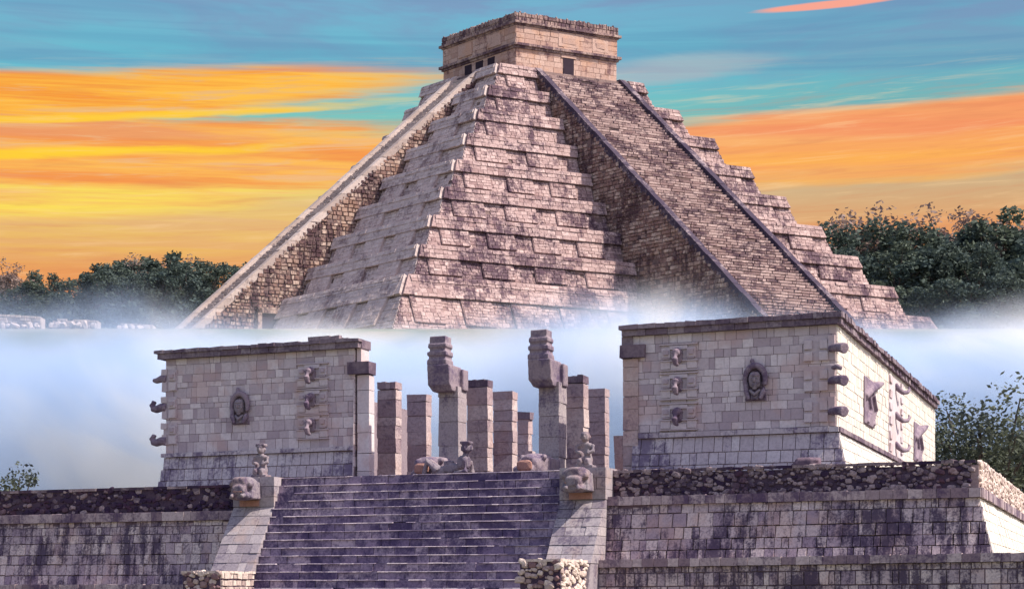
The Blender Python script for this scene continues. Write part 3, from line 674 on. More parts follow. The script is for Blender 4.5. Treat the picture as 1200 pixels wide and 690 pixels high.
# ------------------------------------------------------------------ carved masks
ROT = Matrix((DU, -NF, UPZ)).transposed()
def nose_mask(u, v, z, parent, s=1.0):
    """long-nosed mask on a front wall: framed eyes, brow, hooked snout"""
    f = MB(xt)
    for sg in (-1, 1):
        f.box(u + sg * .48 * s - .16 * s, u + sg * .48 * s + .16 * s, v - .12, v, z - .02 * s, z + .32 * s, .5, jit=.008)
        f.box(u + sg * .48 * s - .09 * s, u + sg * .48 * s + .09 * s, v - .18, v - .1, z + .08 * s, z + .24 * s, .2, jit=.008)
        f.box(u + sg * .50 * s - .18 * s, u + sg * .50 * s + .18 * s, v - .10, v, z - .42 * s, z - .10 * s, .6, jit=.008)
        f.box(u + sg * .46 * s - .14 * s, u + sg * .46 * s + .14 * s, v - .15, v, z - .08 * s, z - .03 * s, .1)
    f.box(u - .34 * s, u + .34 * s, v - .13, v, z + .26 * s, z + .40 * s, .55, jit=.008)
    f.box(u - .30 * s, u + .30 * s, v - .10, v, z - .46 * s, z - .28 * s, .7, jit=.008)
    f.box(u - .66 * s, u + .66 * s, v - .055, v + .01, z - .47 * s, z + .43 * s, .45)
    for dz in (-.50, -.16, .42): f.box(u - .72 * s, u + .72 * s, v - .14, v, z + dz * s, z + (dz + .05) * s, .35, jit=.006)
    m = f.build('mask', M['facade'], parent)
    c = MB(xt); c.tube([xt(u, v + .02, z + .12 * s), xt(u - .02, v - .25, z + .16 * s), xt(u - .02, v - .50, z + .08 * s), xt(u - .02, v - .62, z - .12 * s), xt(u, v - .55, z - .30 * s), xt(u + .04, v - .40, z - .34 * s)],
                       [.17 * s, .16 * s, .15 * s, .13 * s, .10 * s, .06 * s], 8)
    c.blob(xt(u, v - .08, z - .02), (.18 * s, .16, .26 * s), .3, .1, 1, ROT)
    c.build('hooked_nose', M['mask'], m, remesh=.035)
def face_mask(u, v, z, parent):
    """human face looking out of a rounded hood"""
    f = MB(xt); k = 18; pts = []
    for i in range(k + 1):
        th_ = math.pi * (-.12 + 1.24 * i / k); pts.append(xt(u + math.cos(th_) * .37, v - .16, z + .06 + math.sin(th_) * .50))
    f.tube(pts, [.09 + .03 * math.sin(math.pi * i / k) for i in range(k + 1)], 8)
    for sg in (-1, 1): f.tube([xt(u + sg * .34, v - .14, z - .05), xt(u + sg * .31, v - .22, z - .35), xt(u + sg * .20, v - .28, z - .62)], [.10, .10, .07], 8)
    f.blob(xt(u - .12, v - .1, z + .72), (.09, .08, .12), .5, .1, 1, ROT)
    f.box(u - .40, u + .40, v - .06, v + .01, z - .66, z + .58, .5, top=(.16, -.16, 0, 0))
    m = f.build('face_relief', M['mask'], parent, remesh=.03)
    h = MB(xt); h.blob(xt(u, v - .17, z + .06), (.24, .22, .34), .8, .05, 2, ROT)
    h.blob(xt(u, v - .40, z + .04), (.045, .08, .10), .8, .05, 1, ROT); h.blob(xt(u, v - .31, z + .20), (.20, .08, .05), .8, .05, 1, ROT)
    for sg in (-1, 1): h.blob(xt(u + sg * .10, v - .35, z + .11), (.045, .03, .03), .8, .05, 1, ROT); h.blob(xt(u + sg * .13, v - .30, z - .02), (.07, .06, .06), .8, .05, 1, ROT)
    h.blob(xt(u, v - .34, z - .11), (.10, .05, .025), .8, .05, 1, ROT); h.blob(xt(u, v - .33, z - .17), (.09, .05, .025), .8, .05, 1, ROT); h.blob(xt(u, v - .28, z - .24), (.09, .08, .06), .8, .05, 1, ROT)
    h.tube([xt(u - .18, v - .2, z - .30), xt(u, v - .32, z - .46), xt(u + .18, v - .2, z - .30)], [.06, .07, .06], 8); h.box(u - .14, u + .14, v - .24, v, z - .62, z - .42, .7)
    h.build('face', M['sculpt'], m, remesh=.02)
def side_nose(pts, parent, r=.13, name='corner_snout'):
    c = MB(); n_ = len(pts); c.tube(pts, [r * (1.25 - .75 * i / (n_ - 1)) for i in range(n_)], 8); c.build(name, M['mask'], parent, remesh=.035)

def facade_wall(bld, u0, u1, v, z0, z1, masks, face_u):
    mb = MB(xt)
    avoid = [(m - .70, m + .70) for m in masks]
    mb.face(xt(u0, v, z0), xt(u1, v, z0), xt(u1, v, z1), xt(u0, v, z1), (.16, .44), (.18, .62), h=(.006, .04), gap=.007, bev=.007, skew=.005, tint=lambda a, z, rg: rg.gauss(.52, .28))
    mb.build('facade_blocks', M['facade'], bld)

# left building
bl = thing('temple_building', 'left temple building of pale blocks with a pale door pillar at its right end', 'temple ruin', xt(-12.5, 6, 5.6))
mb = MB(xt); mb.box(-16.8, -8.05, 4.003, 4.85, 7.0, 10.95, .4); mb.box(-16.8, -15.5, 4.8, 30, 7.0, 10.95, .4); mb.build('wall', M['joint'], bl)
mb = MB(xt); mb.box(-17.12, -8.03, 3.78, 4.85, 5.6, 7.05, .3, top=(.3, 0, .26, 0)); mb.build('plinth_core', M['joint'], bl)
facade_wall(bl, -16.8, -8.05, 4.0, 7.15, 10.93, (-9.9,), -13.2)
mb = MB(); mb.face(xt(-17.14, 3.76, 5.6), xt(-8.03, 3.76, 5.6), xt(-8.03, 4.0, 7.0), xt(-16.85, 4.0, 7.0), (.4, .5), (.25, .55), h=(.01, .035), gap=.014, bev=.015); mb.build('sloping_base', M['talud'], bl)
mb = MB(); mb.slab(xt(-16.98, 4, 7.0), xt(-8.03, 4, 7.03), UPZ, NF, .15, .14, .6, .012); mb.build('ledge', M['talud'], bl)
mb = MB(xt); mb.face(xt(-8.04, 3.8, 5.6), xt(-8.04, 4.85, 5.6), xt(-8.04, 4.85, 10.9), xt(-8.04, 4.0, 10.9), (.35, .45), (.4, .8), h=(.005, .02), gap=.01, bev=.01); mb.build('wall_end', M['facade'], bl)
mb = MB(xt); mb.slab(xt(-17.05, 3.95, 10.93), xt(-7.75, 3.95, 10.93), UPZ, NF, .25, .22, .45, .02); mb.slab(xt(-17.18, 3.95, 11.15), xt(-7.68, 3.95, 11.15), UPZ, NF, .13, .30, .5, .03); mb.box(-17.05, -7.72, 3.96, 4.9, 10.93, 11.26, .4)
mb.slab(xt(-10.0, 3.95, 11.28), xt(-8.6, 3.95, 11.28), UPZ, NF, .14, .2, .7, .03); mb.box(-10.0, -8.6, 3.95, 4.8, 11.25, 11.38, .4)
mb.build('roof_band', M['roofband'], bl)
mb = MB(xt); za = 5.6
while za < 9.85:
    hh = min(9.9 - za, mb.rng.uniform(.6, .9)); mb.box(-7.93, -7.42, 4.0, 4.55, za + .01, za + hh - .01, mb.rng.uniform(.5, 1), jit=.008); za += hh
mb.build('door_pillar', M['facade'], bl)
mb = MB(xt); mb.box(-8.32, -7.36, 3.84, 4.6, 9.92, 10.40, .3, jit=.015); mb.build('capital', M['roofband'], bl)
mb = MB(xt); mb.box(-7.95, -7.76, 4.0, 4.8, 10.40, 10.93, .6); mb.build('lintel_block', M['facade'], bl)
for z in (9.98, 8.98, 8.0): nose_mask(-9.9, 4.0, z, bl)
face_mask(-13.2, 4.0, 8.84, bl)
for z in (10.1, 9.0, 7.95):                                  # the corner stack of masks at the left edge
    f = MB(xt)
    f.box(-16.62, -16.30, 3.87, 4, z - .02, z + .3, .5, jit=.01); f.box(-16.56, -16.38, 3.81, 3.9, z + .06, z + .22, .2); f.box(-16.62, -16.28, 3.88, 4, z - .42, z - .10, .6, jit=.01)
    f.box(-16.9, -16.25, 3.94, 4.05, z - .45, z + .42, .4)
    f.box(-17.0, -16.72, 3.9, 4.4, z + .2, z + .42, .5, jit=.02); f.box(-16.95, -16.72, 3.9, 4.4, z - .45, z - .05, .4, jit=.02); f.build('mask', M['facade'], bl)
for z, s in ((10.15, .6), (9.0, 1.0), (7.65, 1.0)):
    p = [(0, 0), (-.30, .02), (-.55, -.05), (-.72, -.02), (-.80, .12), (-.72, .24), (-.60, .20)]
    if s < 1: p = p[:4]
    side_nose([xt(-16.75 + a * .95, 4.0, z + b) for a, b in p], bl, .16)

# right building
br = thing('temple_building', 'right temple building of pale blocks with a sunlit side wall', 'temple ruin', xt(7, 8, 5.6))
mb = MB(xt); mb.box(3.42, 10.93, 4.003, 5.6, 7.0, 10.75, .4); mb.box(9.6, 10.94, 4.1, 37.2, 7.0, 10.75, .4); mb.build('wall', M['joint'], br)
mb = MB(xt); mb.box(3.44, 11.33, 3.74, 5.6, 5.6, 7.08, .3, top=(0, -.36, .30, 0)); mb.box(9.5, 11.33, 5.6, 37.5, 5.6, 7.08, .3, top=(0, -.36, 0, 0)); mb.build('plinth_core', M['joint'], br)
facade_wall(br, 3.42, 10.93, 4.0, 7.28, 10.74, (5.21,), 8.06)
mb = MB(); mb.face(xt(3.44, 3.72, 5.6), xt(11.35, 3.72, 5.6), xt(11.0, 4.0, 7.06), xt(3.44, 4.0, 7.06), (.4, .5), (.25, .55), h=(.01, .035), gap=.014, bev=.015); mb.build('sloping_base', M['talud'], br)
mb = MB(); mb.slab(xt(3.7, 4, 7.08), xt(11.05, 4, 7.08), UPZ, NF, .18, .13, .6, .012); mb.build('ledge', M['talud'], br)
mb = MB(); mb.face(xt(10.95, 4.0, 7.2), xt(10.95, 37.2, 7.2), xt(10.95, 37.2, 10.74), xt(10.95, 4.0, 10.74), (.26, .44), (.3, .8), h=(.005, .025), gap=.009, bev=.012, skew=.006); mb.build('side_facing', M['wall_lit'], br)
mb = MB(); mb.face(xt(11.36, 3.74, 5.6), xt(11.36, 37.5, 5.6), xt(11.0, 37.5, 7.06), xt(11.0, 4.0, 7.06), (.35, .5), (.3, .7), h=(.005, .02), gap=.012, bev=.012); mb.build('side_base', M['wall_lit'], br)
mb = MB(); mb.slab(xt(10.97, 3.9, 7.08), xt(10.97, 37.4, 7.08), UPZ, NS, .16, .13, .6, .012); mb.build('side_ledge', M['roofband'], br)
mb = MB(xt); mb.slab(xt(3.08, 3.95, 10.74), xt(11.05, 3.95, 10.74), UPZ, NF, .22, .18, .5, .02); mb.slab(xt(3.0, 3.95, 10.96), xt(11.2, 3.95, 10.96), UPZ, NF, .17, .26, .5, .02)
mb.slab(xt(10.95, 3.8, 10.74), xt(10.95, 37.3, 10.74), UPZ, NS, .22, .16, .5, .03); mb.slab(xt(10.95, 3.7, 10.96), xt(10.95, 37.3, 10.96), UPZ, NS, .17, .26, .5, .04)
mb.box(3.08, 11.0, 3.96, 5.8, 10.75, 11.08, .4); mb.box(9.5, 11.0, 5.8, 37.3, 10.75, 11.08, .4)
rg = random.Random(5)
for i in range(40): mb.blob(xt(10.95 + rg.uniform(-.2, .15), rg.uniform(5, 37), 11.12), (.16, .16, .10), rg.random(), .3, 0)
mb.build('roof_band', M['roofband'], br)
mb = MB(xt); za = 5.6
while za < 9.9:
    hh = min(9.95 - za, mb.rng.uniform(.45, .8)); mb.box(3.08, 3.66, 3.93, 5.0, za + .01, za + hh - .01, mb.rng.uniform(.2, .7), jit=.008); za += hh
mb.build('door_jamb', M['pillar'], br)
mb = MB(xt); mb.box(2.98, 3.95, 3.78, 5.1, 9.97, 10.44, .3, jit=.015); mb.box(3.02, 3.45, 3.92, 5.1, 10.44, 10.74, .6, jit=.01); mb.build('capital', M['roofband'], br)
for z in (9.92, 8.90, 7.82): nose_mask(5.21, 4.0, z, br)
face_mask(8.06, 4.0, 8.90, br)
for z in (9.95, 8.92, 7.85):
    f = MB(xt)
    for u in (9.95, 10.5):
        f.box(u - .14, u + .14, 3.87, 4, z - .02, z + .28, .5, jit=.01); f.box(u - .15, u + .15, 3.88, 4, z - .42, z - .12, .6, jit=.01)
    f.box(9.8, 10.9, 3.945, 4.02, z - .42, z + .42, .4)
    f.box(10.66, 10.9, 3.86, 4.0, z - .1, z + .42, .4, jit=.01); f.build('mask', M['facade'], br)
for z in (9.9, 8.80, 7.75):
    f = MB(); f.tube([xt(10.7, 3.98, z + .02), xt(10.95, 3.78, z + .03), xt(11.15, 3.62, z), xt(11.30, 3.50, z - .05)], [.12, .15, .17, .20], 10); f.build('corner_snout', M['mask'], br, remesh=.035)
f = MB(); f.tube([xt(10.75, 3.98, 9.25), xt(11.0, 3.8, 9.28), xt(11.15, 3.7, 9.2)], [.08, .1, .08], 8); f.build('corner_snout', M['mask'], br, remesh=.03)
# mask and relief work along the sunlit side
def side_hook(vv, z):
    side_nose([xt(10.95, vv - .6, z + .16), xt(11.10, vv - .5, z - .02), xt(11.24, vv - .1, z - .14), xt(11.40, vv + .3, z - .10), xt(11.46, vv + .6, z + .05), xt(11.40, vv + .6, z + .18)], br, .11, 'side_snout')
for z in (10.15, 8.95, 7.70): side_hook(21, z)
mb = MB(xt)
for z in (10.2, 9.6, 9.1, 8.5, 7.9, 7.4): mb.box(10.95, 11.04, 18.3, 19.1, z, z + .3, .4, jit=.02); mb.box(10.95, 11.04, 22.2, 22.9, z + .1, z + .35, .5, jit=.02)
mb.box(10.945, 10.985, 18.2, 23, 7.3, 10.55, .6); mb.build('side_mask_frames', M['facade'], br)
for vv, zz_ in ((12.0, 8.95), (28.8, 8.6)):
    mb = MB(xt); mb.box(10.97, 11.03, vv - 1.4, vv + 1.4, zz_ - 1.05, zz_ + .75, .8)
    mb.tube([xt(11.0, vv - 1.3, zz_ - .05), xt(11.10, vv - .4, zz_ + .3), xt(11.16, vv + 1.3, zz_ + .62), xt(11.16, vv + 2.9, zz_ + .85)], [.16, .20, .16, .06], 8)
    mb.tube([xt(11.05, vv - .6, zz_ + .1), xt(11.08, vv - .1, zz_ - .5), xt(11.06, vv - .9, zz_ - 1.0)], [.13, .11, .09], 8)
    mb.tube([xt(11.05, vv + .6, zz_ + .2), xt(11.08, vv + 1.4, zz_ - .35), xt(11.06, vv + 1.0, zz_ - .95)], [.12, .10, .08], 8)
    mb.build('carved_bird_figure', M['mask'], br, remesh=.04)

# ------------------------------------------------------------------ serpent columns, pillars
def shaft(mb, u0, u1, v0, v1, z0, z1, seg=(.35, .75), jit=.022, taper=.0, tt=(.2, .8)):
    z = z0; rg = mb.rng
    while z < z1 - .05:
        hh = rg.uniform(*seg)
        if z + hh > z1 - .3: hh = z1 - z
        o = rg.uniform(-.012, .012); mb.box(u0 + o, u1 + o, v0 + rg.uniform(-.01, .01), v1, z + .008, z + hh - .008, rg.uniform(*tt), jit=jit, top=(.005, -.005, .005, 0)); z += hh
    mb.box(u0 + .03, u1 - .03, v0 + .03, v1 - .03, z0, z1 - .02, .1)
PIL = [(-8.76, -7.90, 8.0, 8.66, 10.07, 'leftmost square pillar, beside the left building, brown with stacked blocks'),
       (-9.01, -8.08, 12.0, 12.63, 9.94, 'short square pillar second from the left, brownish with carved blocks'),
       (-4.70, -3.78, 8.0, 8.66, 9.97, 'square pillar with a notched dark top just right of the left serpent column'),
       (-4.94, -4.05, 12.0, 12.69, 9.88, 'plain purplish square pillar left of the small far pillars'),
       (-.52, .33, 8.0, 8.74, 9.94, 'dark-topped square pillar just right of the right serpent column'),
       (-.65, .10, 12.0, 12.67, 9.82, 'shorter square pillar at the right end of the row')]
for i, (u0, u1, v0, v1, z1, lb) in enumerate(PIL):
    p = thing('square_pillar', lb, 'pillar', xt((u0 + u1) / 2, (v0 + v1) / 2, 5.6), 'square pillars of the temple front')
    mb = MB(xt); shaft(mb, u0, u1, v0, v1, 5.6, z1 - .32); mb.build('shaft', M['pillar'], p)
    mb = MB(xt)
    if i in (2, 4, 0):
        a = u0
        while a < u1 - .02: w = min(.2, u1 - a); mb.box(a + .004, a + w - .004, v0 - .03, v1 + .02, z1 - .30, z1 + mb.rng.uniform(-.04, .03), mb.rng.random() * .5, jit=.015); a += w
    else: mb.box(u0 - .01, u1 + .01, v0 - .02, v1, z1 - .31, z1, .3, jit=.02)
    mb.build('cap_block', M['roofband'] if i in (2, 4) else M['pillar'], p)
for (u0, u1, lb) in ((-4.62, -3.78, 'tall serpent column with an upright rattle tail, nearer the left building'), (-.44, .38, 'tall serpent column with an upright rattle tail, nearer the right building')):
    p = thing('serpent_column', lb, 'column', xt((u0 + u1) / 2, 5, 5.6), 'serpent columns at the temple doorway')
    mb = MB(xt); shaft(mb, u0, u1, 4.5, 5.5, 5.6, 9.34, (.5, 1.0), .015); mb.build('shaft', M['serp'], p)
    mb = MB(xt); uu = u0 - .22
    # elbow
    mb.box(uu, u1 - .12, 3.9, 5.2, 9.34, 10.12, .5, top=(0, 0, -.12, 0)); mb.box(uu + .12, u1 - .1, 4.1, 5.0, 9.12, 9.35, .4, top=(-.1, 0, -.18, 0))
    mb.box(u0 + .15, u1 + .08, 4.9, 5.5, 9.2, 10.02, .6, jit=.01)
    mb.build('elbow', M['serp'], p, remesh=.045)
    mb = MB(xt); z = 10.10; w0 = uu + .02; w1 = uu + .86
    for (hh, ex) in ((.20, .03), (.15, -.03), (.17, .02), (.13, -.05), (.16, .0), (.29, -.06)):
        mb.box(w0 - ex, w1 + ex - .06, 3.85 - ex, 4.6, z + .006, z + hh - .006, mb.rng.random(), jit=.01); z += hh
    mb.build('rattle_tail', M['serp'], p, remesh=.03)
    hd = MB(xt); cu = (u0 + u1) / 2 - .1
    hd.blob(xt(cu, 3.4, 6.2), (.62, 1.1, .50), .4, .12, 2, ROT); hd.blob(xt(cu - .2, 2.7, 5.95), (.48, .6, .28), .4, .12, 2, ROT); hd.box(cu - .45, cu + .55, 3.2, 4.6, 5.6, 6.45, .4)
    for sg in (-1, 1): hd.blob(xt(cu + sg * .42, 2.9, 6.45), (.13, .13, .13), .4, .1, 1)
    hd.build('serpent_head', M['serp'], p, remesh=.05)
    rm = MB(xt); rm.blob(xt(cu - .12, 2.20, 6.12), (.36, .14, .24), .5, .1, 1, ROT); rm.build('red_stained_mouth', M['redmouth'], p)
FAR = [(-5.85, -5.30, 18, 18.6, 9.30, .30, 'small far pillar with a square cap between the two serpent columns'),
       (-4.95, -4.45, 16, 16.5, 7.72, 0, 'low broken dark pillar stump left of the right serpent column'),
       (-6.15, -5.75, 16.5, 17, 8.2, 0, 'thin broken pillar stump right of the far capped pillar'),
       (1.05, 1.42, 10, 10.5, 7.72, 0, 'thin broken stump standing left of the right temple building'),
       (1.55, 2.25, 10, 10.6, 8.0, .1, 'broken pillar with a leaning pale stone beside the right temple building'),
       (2.3, 2.95, 11, 11.6, 7.75, 0, 'low broken pillar of brown blocks against the right temple building')]
for (u0, u1, v0, v1, z1, cap, lb) in FAR:
    p = thing('broken_pillar', lb, 'pillar', xt((u0 + u1) / 2, (v0 + v1) / 2, 5.6), 'broken pillars further back')
    mb = MB(xt); shaft(mb, u0, u1, v0, v1, 5.6, z1, (.3, .6), .03); mb.build('shaft', M['pillar'], p)
    if cap: mb = MB(xt); mb.box(u0 - .08, u1 + .08, v0 - .05, v1, z1 - .02, z1 + cap, .4, jit=.03); mb.build('cap_block', M['roofband'], p)

# ------------------------------------------------------------------ statues
def fig(name, label, cat, base, builder, remesh=.03, mat='sculpt', group=None):
    mb = MB(xt); builder(mb); o = mb.build(name, M[mat], base=base, remesh=remesh); return tag(o, label, cat, group)
def bearer(u, v, z, s, hat):
    def f(mb):
        b = lambda du, dv, dz, r, rr=.06: mb.blob(xt(u + du * s, v + dv * s, z + dz * s), tuple(x * s for x in r), .5, rr, 2, ROT)
        mb.box(u - .34 * s, u + .34 * s, v - .30 * s, v + .25 * s, z, z + .10 * s, .5)
        b(0, 0, .26, (.27, .26, .26)); b(-.13, -.2, .22, (.12, .2, .15)); b(.13, -.2, .22, (.12, .2, .15))     # hips and folded legs
        b(0, .02, .58, (.24, .19, .30)); b(0, .0, .78, (.29, .17, .13))                                        # trunk, shoulders
        mb.tube([xt(u - .27 * s, v, z + .80 * s), xt(u - .32 * s, v - .1 * s, z + .58 * s), xt(u - .10 * s, v - .24 * s, z + .50 * s)], [.09 * s, .08 * s, .07 * s], 8)
        mb.tube([xt(u + .27 * s, v, z + .80 * s), xt(u + .32 * s, v - .1 * s, z + .58 * s), xt(u + .10 * s, v - .24 * s, z + .50 * s)], [.09 * s, .08 * s, .07 * s], 8)
        mb.tube([xt(u, v, z + .82 * s), xt(u, v - .02 * s, z + .98 * s)], [.10 * s, .09 * s], 8)
        b(0, -.04, 1.10, (.17, .18, .21)); b(0, -.22, 1.08, (.035, .05, .06)); b(0, -.17, 1.17, (.12, .05, .03)); b(0, -.19, 1.0, (.07, .04, .025))
        b(-.17, 0, 1.08, (.04, .05, .07)); b(.17, 0, 1.08, (.04, .05, .07))
        if hat: mb.box(u - .2 * s, u + .2 * s, v - .17 * s, v + .17 * s, z + 1.2 * s, z + 1.32 * s, .5)
    return f
sp0 = xt(-10.3, .1, 5.82)
fig('stone_figure', 'small weathered seated stone figure on the left balustrade block', 'statue', sp0, bearer(-10.3, .1, 5.82, .95, True), group='stone figures flanking the stairs')
sp1 = xt(2.75, .1, 5.82)
fig('stone_figure', 'small headless-looking weathered stone figure on the right balustrade block', 'statue', sp1, bearer(2.75, .1, 5.82, .98, False), group='stone figures flanking the stairs')
def chac(mb):
    # reclining man: seat to the left, head at the right and turned to the viewer
    U, V, Zb = -3.4, 2.2, 5.75
    def b(du, dv, dz, r): mb.blob(xt(U + du, V + dv, Zb + dz), r, .5, .05, 2, ROT)
    mb.box(U - .95, U + 1.15, V - .35, V + .35, Zb - .15, Zb + .06, .5)
    b(-.25, 0, .24, (.34, .30, .24)); b(.25, 0, .34, (.42, .28, .22)); b(.72, 0, .55, (.26, .31, .30))
    mb.tube([xt(U + .78, V, Zb + .7), xt(U + .84, V - .05, Zb + .95)], [.13, .11], 8)
    b(.86, -.10, 1.08, (.19, .20, .22)); b(.86, -.30, 1.06, (.04, .06, .07)); b(.86, -.25, 1.17, (.14, .05, .035)); b(.86, -.27, .97, (.08, .04, .03))
    b(.67, -.05, 1.05, (.06, .07, .12)); b(1.05, -.05, 1.05, (.06, .07, .12)); mb.box(U + .66, U + 1.06, V - .3, V + .12, Zb + 1.2, Zb + 1.3, .5)
    for sg in (-1, 1):
        mb.tube([xt(U - .3, V + sg * .18, Zb + .25), xt(U - .70, V + sg * .22, Zb + .62), xt(U - .85, V + sg * .2, Zb + .12)], [.16, .14, .10], 8)
        mb.tube([xt(U + .85, V + sg * .32, Zb + .62), xt(U + .95, V + sg * .38, Zb + .22), xt(U + .45, V + sg * .34, Zb + .14)], [.11, .10, .08], 8)
    mb.tube([xt(U + .12, V - .02, Zb + .5), xt(U + .12, V - .02, Zb + .62)], [.20, .20], 12)
fig('reclining_figure', 'reclining stone figure with its head turned to the viewer at the top of the stairs', 'statue', xt(-3.4, 2.2, 5.6), chac, .03)
mb = MB(xt); mb.blob(xt(10.35, 1.5, 5.88), (.52, .34, .22), .2, .2, 2, ROT); mb.blob(xt(10.1, 1.5, 5.78), (.4, .3, .16), .2, .2, 1, ROT)
tag(mb.build('loose_stone', M['roofband'], base=xt(10.35, 1.5, 5.7), remesh=.05), 'dark rounded loose stone on top of the rubble wall near its right corner', 'stone')

# ------------------------------------------------------------------ trees
def tree_mesh(name, h, cr, ncl, nleaf, ls, seed, open_=.0, flat=.75, low=False):
    """returns trunk MB and crown MB around the origin"""
    rg = random.Random(seed); tk = MB(); cw = MB(); tk.rng = rg
    th_ = h * .42; top = Vector((rg.uniform(-.04, .04) * h, rg.uniform(-.04, .04) * h, th_))
    tk.tube([(0, 0, -.8), (0, 0, th_ * .3), top * .7, top], [h * .035, h * .028, h * .022, h * .018], 7, cap=False)
    cz = h * (.50 if low else .66)
    for i in range(ncl):
        th2 = rg.uniform(0, 6.283); ph = rg.uniform(-.95 if low else -.55, 1.0); rr = rg.uniform(.55, 1.0) if rg.random() < .8 else rg.uniform(.1, .5)
        c = Vector((math.cos(th2) * cr * rr * math.sqrt(max(0, 1 - ph * ph * .8)), math.sin(th2) * cr * rr * math.sqrt(max(0, 1 - ph * ph * .8)), cz + ph * (h - cz) * rr * 1.0))
        tk.tube([top * rg.uniform(.7, 1), top.lerp(c, .5) + Vector((0, 0, -.03 * h)), c], [h * .012, h * .007, h * .003], 5, cap=False)
        r = cr * rg.uniform(.22, .40); tb = rg.uniform(.0, 1)
        for k in range(nleaf):
            d = Vector((rg.gauss(0, 1), rg.gauss(0, 1), rg.gauss(0, 1))).normalized() * r * rg.uniform(.35, 1.08); d.z *= flat
            p = c + d; a = Vector((rg.gauss(0, 1), rg.gauss(0, 1), rg.gauss(0, .6))).normalized(); b_ = a.cross(Vector((rg.gauss(0, 1), rg.gauss(0, 1), rg.gauss(0, 1)))).normalized()
            s = ls * rg.uniform(.6, 1.3); 
            cw.add([p - a * s, p + b_ * s * .5, p + a * s, p - b_ * s * .5], [(0, 1, 2, 3)], max(0, min(1, tb * .6 + rg.uniform(0, .4))))
    return tk, cw
def raw(mb, name, mat):
    me = bpy.data.meshes.new(name); me.from_pydata(mb.v, [], mb.f); me.update(); at = me.attributes.new('tint', 'FLOAT', 'FACE'); at.data.foreach_set('value', mb.t); me.materials.append(mat); return me
KINDS = []
for i, (h, cr, ncl, nl, ls, op, mt) in enumerate(((12, 4.4, 52, 120, .34, 0, 'leaf_far'), (14, 4.8, 60, 120, .36, 0, 'leaf_far'), (11, 4.2, 46, 120, .32, 0, 'leaf_far'), (15, 5.6, 26, 70, .32, 0, 'leaf_pale'), (13, 4.6, 56, 110, .34, 0, 'leaf_far'))):
    tk, cw = tree_mesh('t', h, cr, ncl, nl, ls, 40 + i, low=(mt == 'leaf_far'))
    KINDS.append((raw(tk, 'trunk', M['bark']), raw(cw, 'crown', M[mt]), h))
def put_tree(k, x, y, hgt, label, group, rz=None, z=None):
    tk, cw, h = KINDS[k]; s = hgt / h; rg = random.Random(int(x * 7 + y))
    t = thing('forest_tree', label, 'tree', (x, y, gh(x, y) if z is None else z), group)
    t.scale = (s * rg.uniform(.95, 1.2), s * rg.uniform(.95, 1.2), s); t.rotation_euler = (0, 0, rg.uniform(0, 6.28) if rz is None else rz)
    for me, nm in ((tk, 'trunk'), (cw, 'crown')):
        o = bpy.data.objects.new(nm, me); C.objects.link(o); o.parent = t
def px2x(px, y): return (px - 600) / 2300 * y
rg = random.Random(12)
# left-hand forest, from the frame edge to the pyramid; target tops rise towards the pyramid
def topy(px): return 318 if px < 40 else (322 if px < 110 else (306 if px < 160 else (300 if px < 280 else 296)))
LL = 'dark green forest tree in the wooded skyline left of the pyramid'
for (px, y) in [(-25, 345), (12, 352), (55, 360), (92, 350), (128, 340), (160, 356), (192, 345), (226, 352), (262, 346), (300, 356), (30, 332), (75, 330), (115, 326), (150, 328), (185, 330), (216, 332), (250, 336), (-60, 350), (340, 350)]:
    x = px2x(px, y); want = (690 - topy(px) + rg.uniform(-6, 5)) / 2300 * y + 1.7; hh = want - gh(x, y)
    if y < 338: hh -= 1.6
    put_tree(rg.choice((0, 1, 2, 4)), x, y, hh, LL, 'forest trees left of the pyramid')
put_tree(3, px2x(205, 358), 358, (690 - 299) / 2300 * 358 + 1.7 - gh(0, 358), 'pale thin-leaved tree showing above the dark forest left of the pyramid', None)
put_tree(3, px2x(8, 340), 340, (690 - 308) / 2300 * 340 + 1.7 - gh(0, 340), 'pale tree at the left edge of the photo above the forest', None)
LR = 'dark green forest tree in the wood right of the pyramid'
def topr(px): return 262 if px < 1030 else (262 if px < 1100 else 258)
for (px, y) in [(980, 320), (1030, 330), (1075, 322), (1120, 330), (1165, 322), (1210, 330), (1250, 325), (1010, 300), (1055, 298), (1100, 300), (1145, 296), (1190, 300), (1230, 302), (1085, 282), (1130, 280), (1175, 283), (1215, 280), (1040, 284)]:
    x = px2x(px, y); off = 0 if y > 310 else (22 if y > 290 else 62)
    want = (690 - topr(px) - off + rg.uniform(-9, 7)) / 2300 * y + 1.7; hh = want - gh(x, y)
    put_tree(rg.choice((0, 1, 2, 4)), x, y, hh, LR, 'forest trees right of the pyramid')
put_tree(3, px2x(1000, 335), 335, (690 - 240) / 2300 * 335 + 1.7 - gh(0, 335), 'tall pale tree with an open crown just right of the pyramid', None)
for i, (px, lb) in enumerate(((1118, 'pale bare-topped tree above the middle of the right-hand forest'), (1160, 'wide pale tree on the skyline near the right edge'), (1198, 'pale tree at the right edge of the skyline'))):
    put_tree(3, px2x(px, 340), 340, (690 - 247 - 3 * i) / 2300 * 340 + 1.7 - gh(0, 340), lb, None)
put_tree(3, px2x(1050, 338), 338, (690 - 252) / 2300 * 338 + 1.7 - gh(0, 338), 'pale round tree between the tall pale one and the middle of the right-hand wood', None)
put_tree(3, px2x(150, 352), 352, (690 - 301) / 2300 * 352 + 1.7 - gh(0, 352), 'pale tree above the middle of the left-hand wood', None)
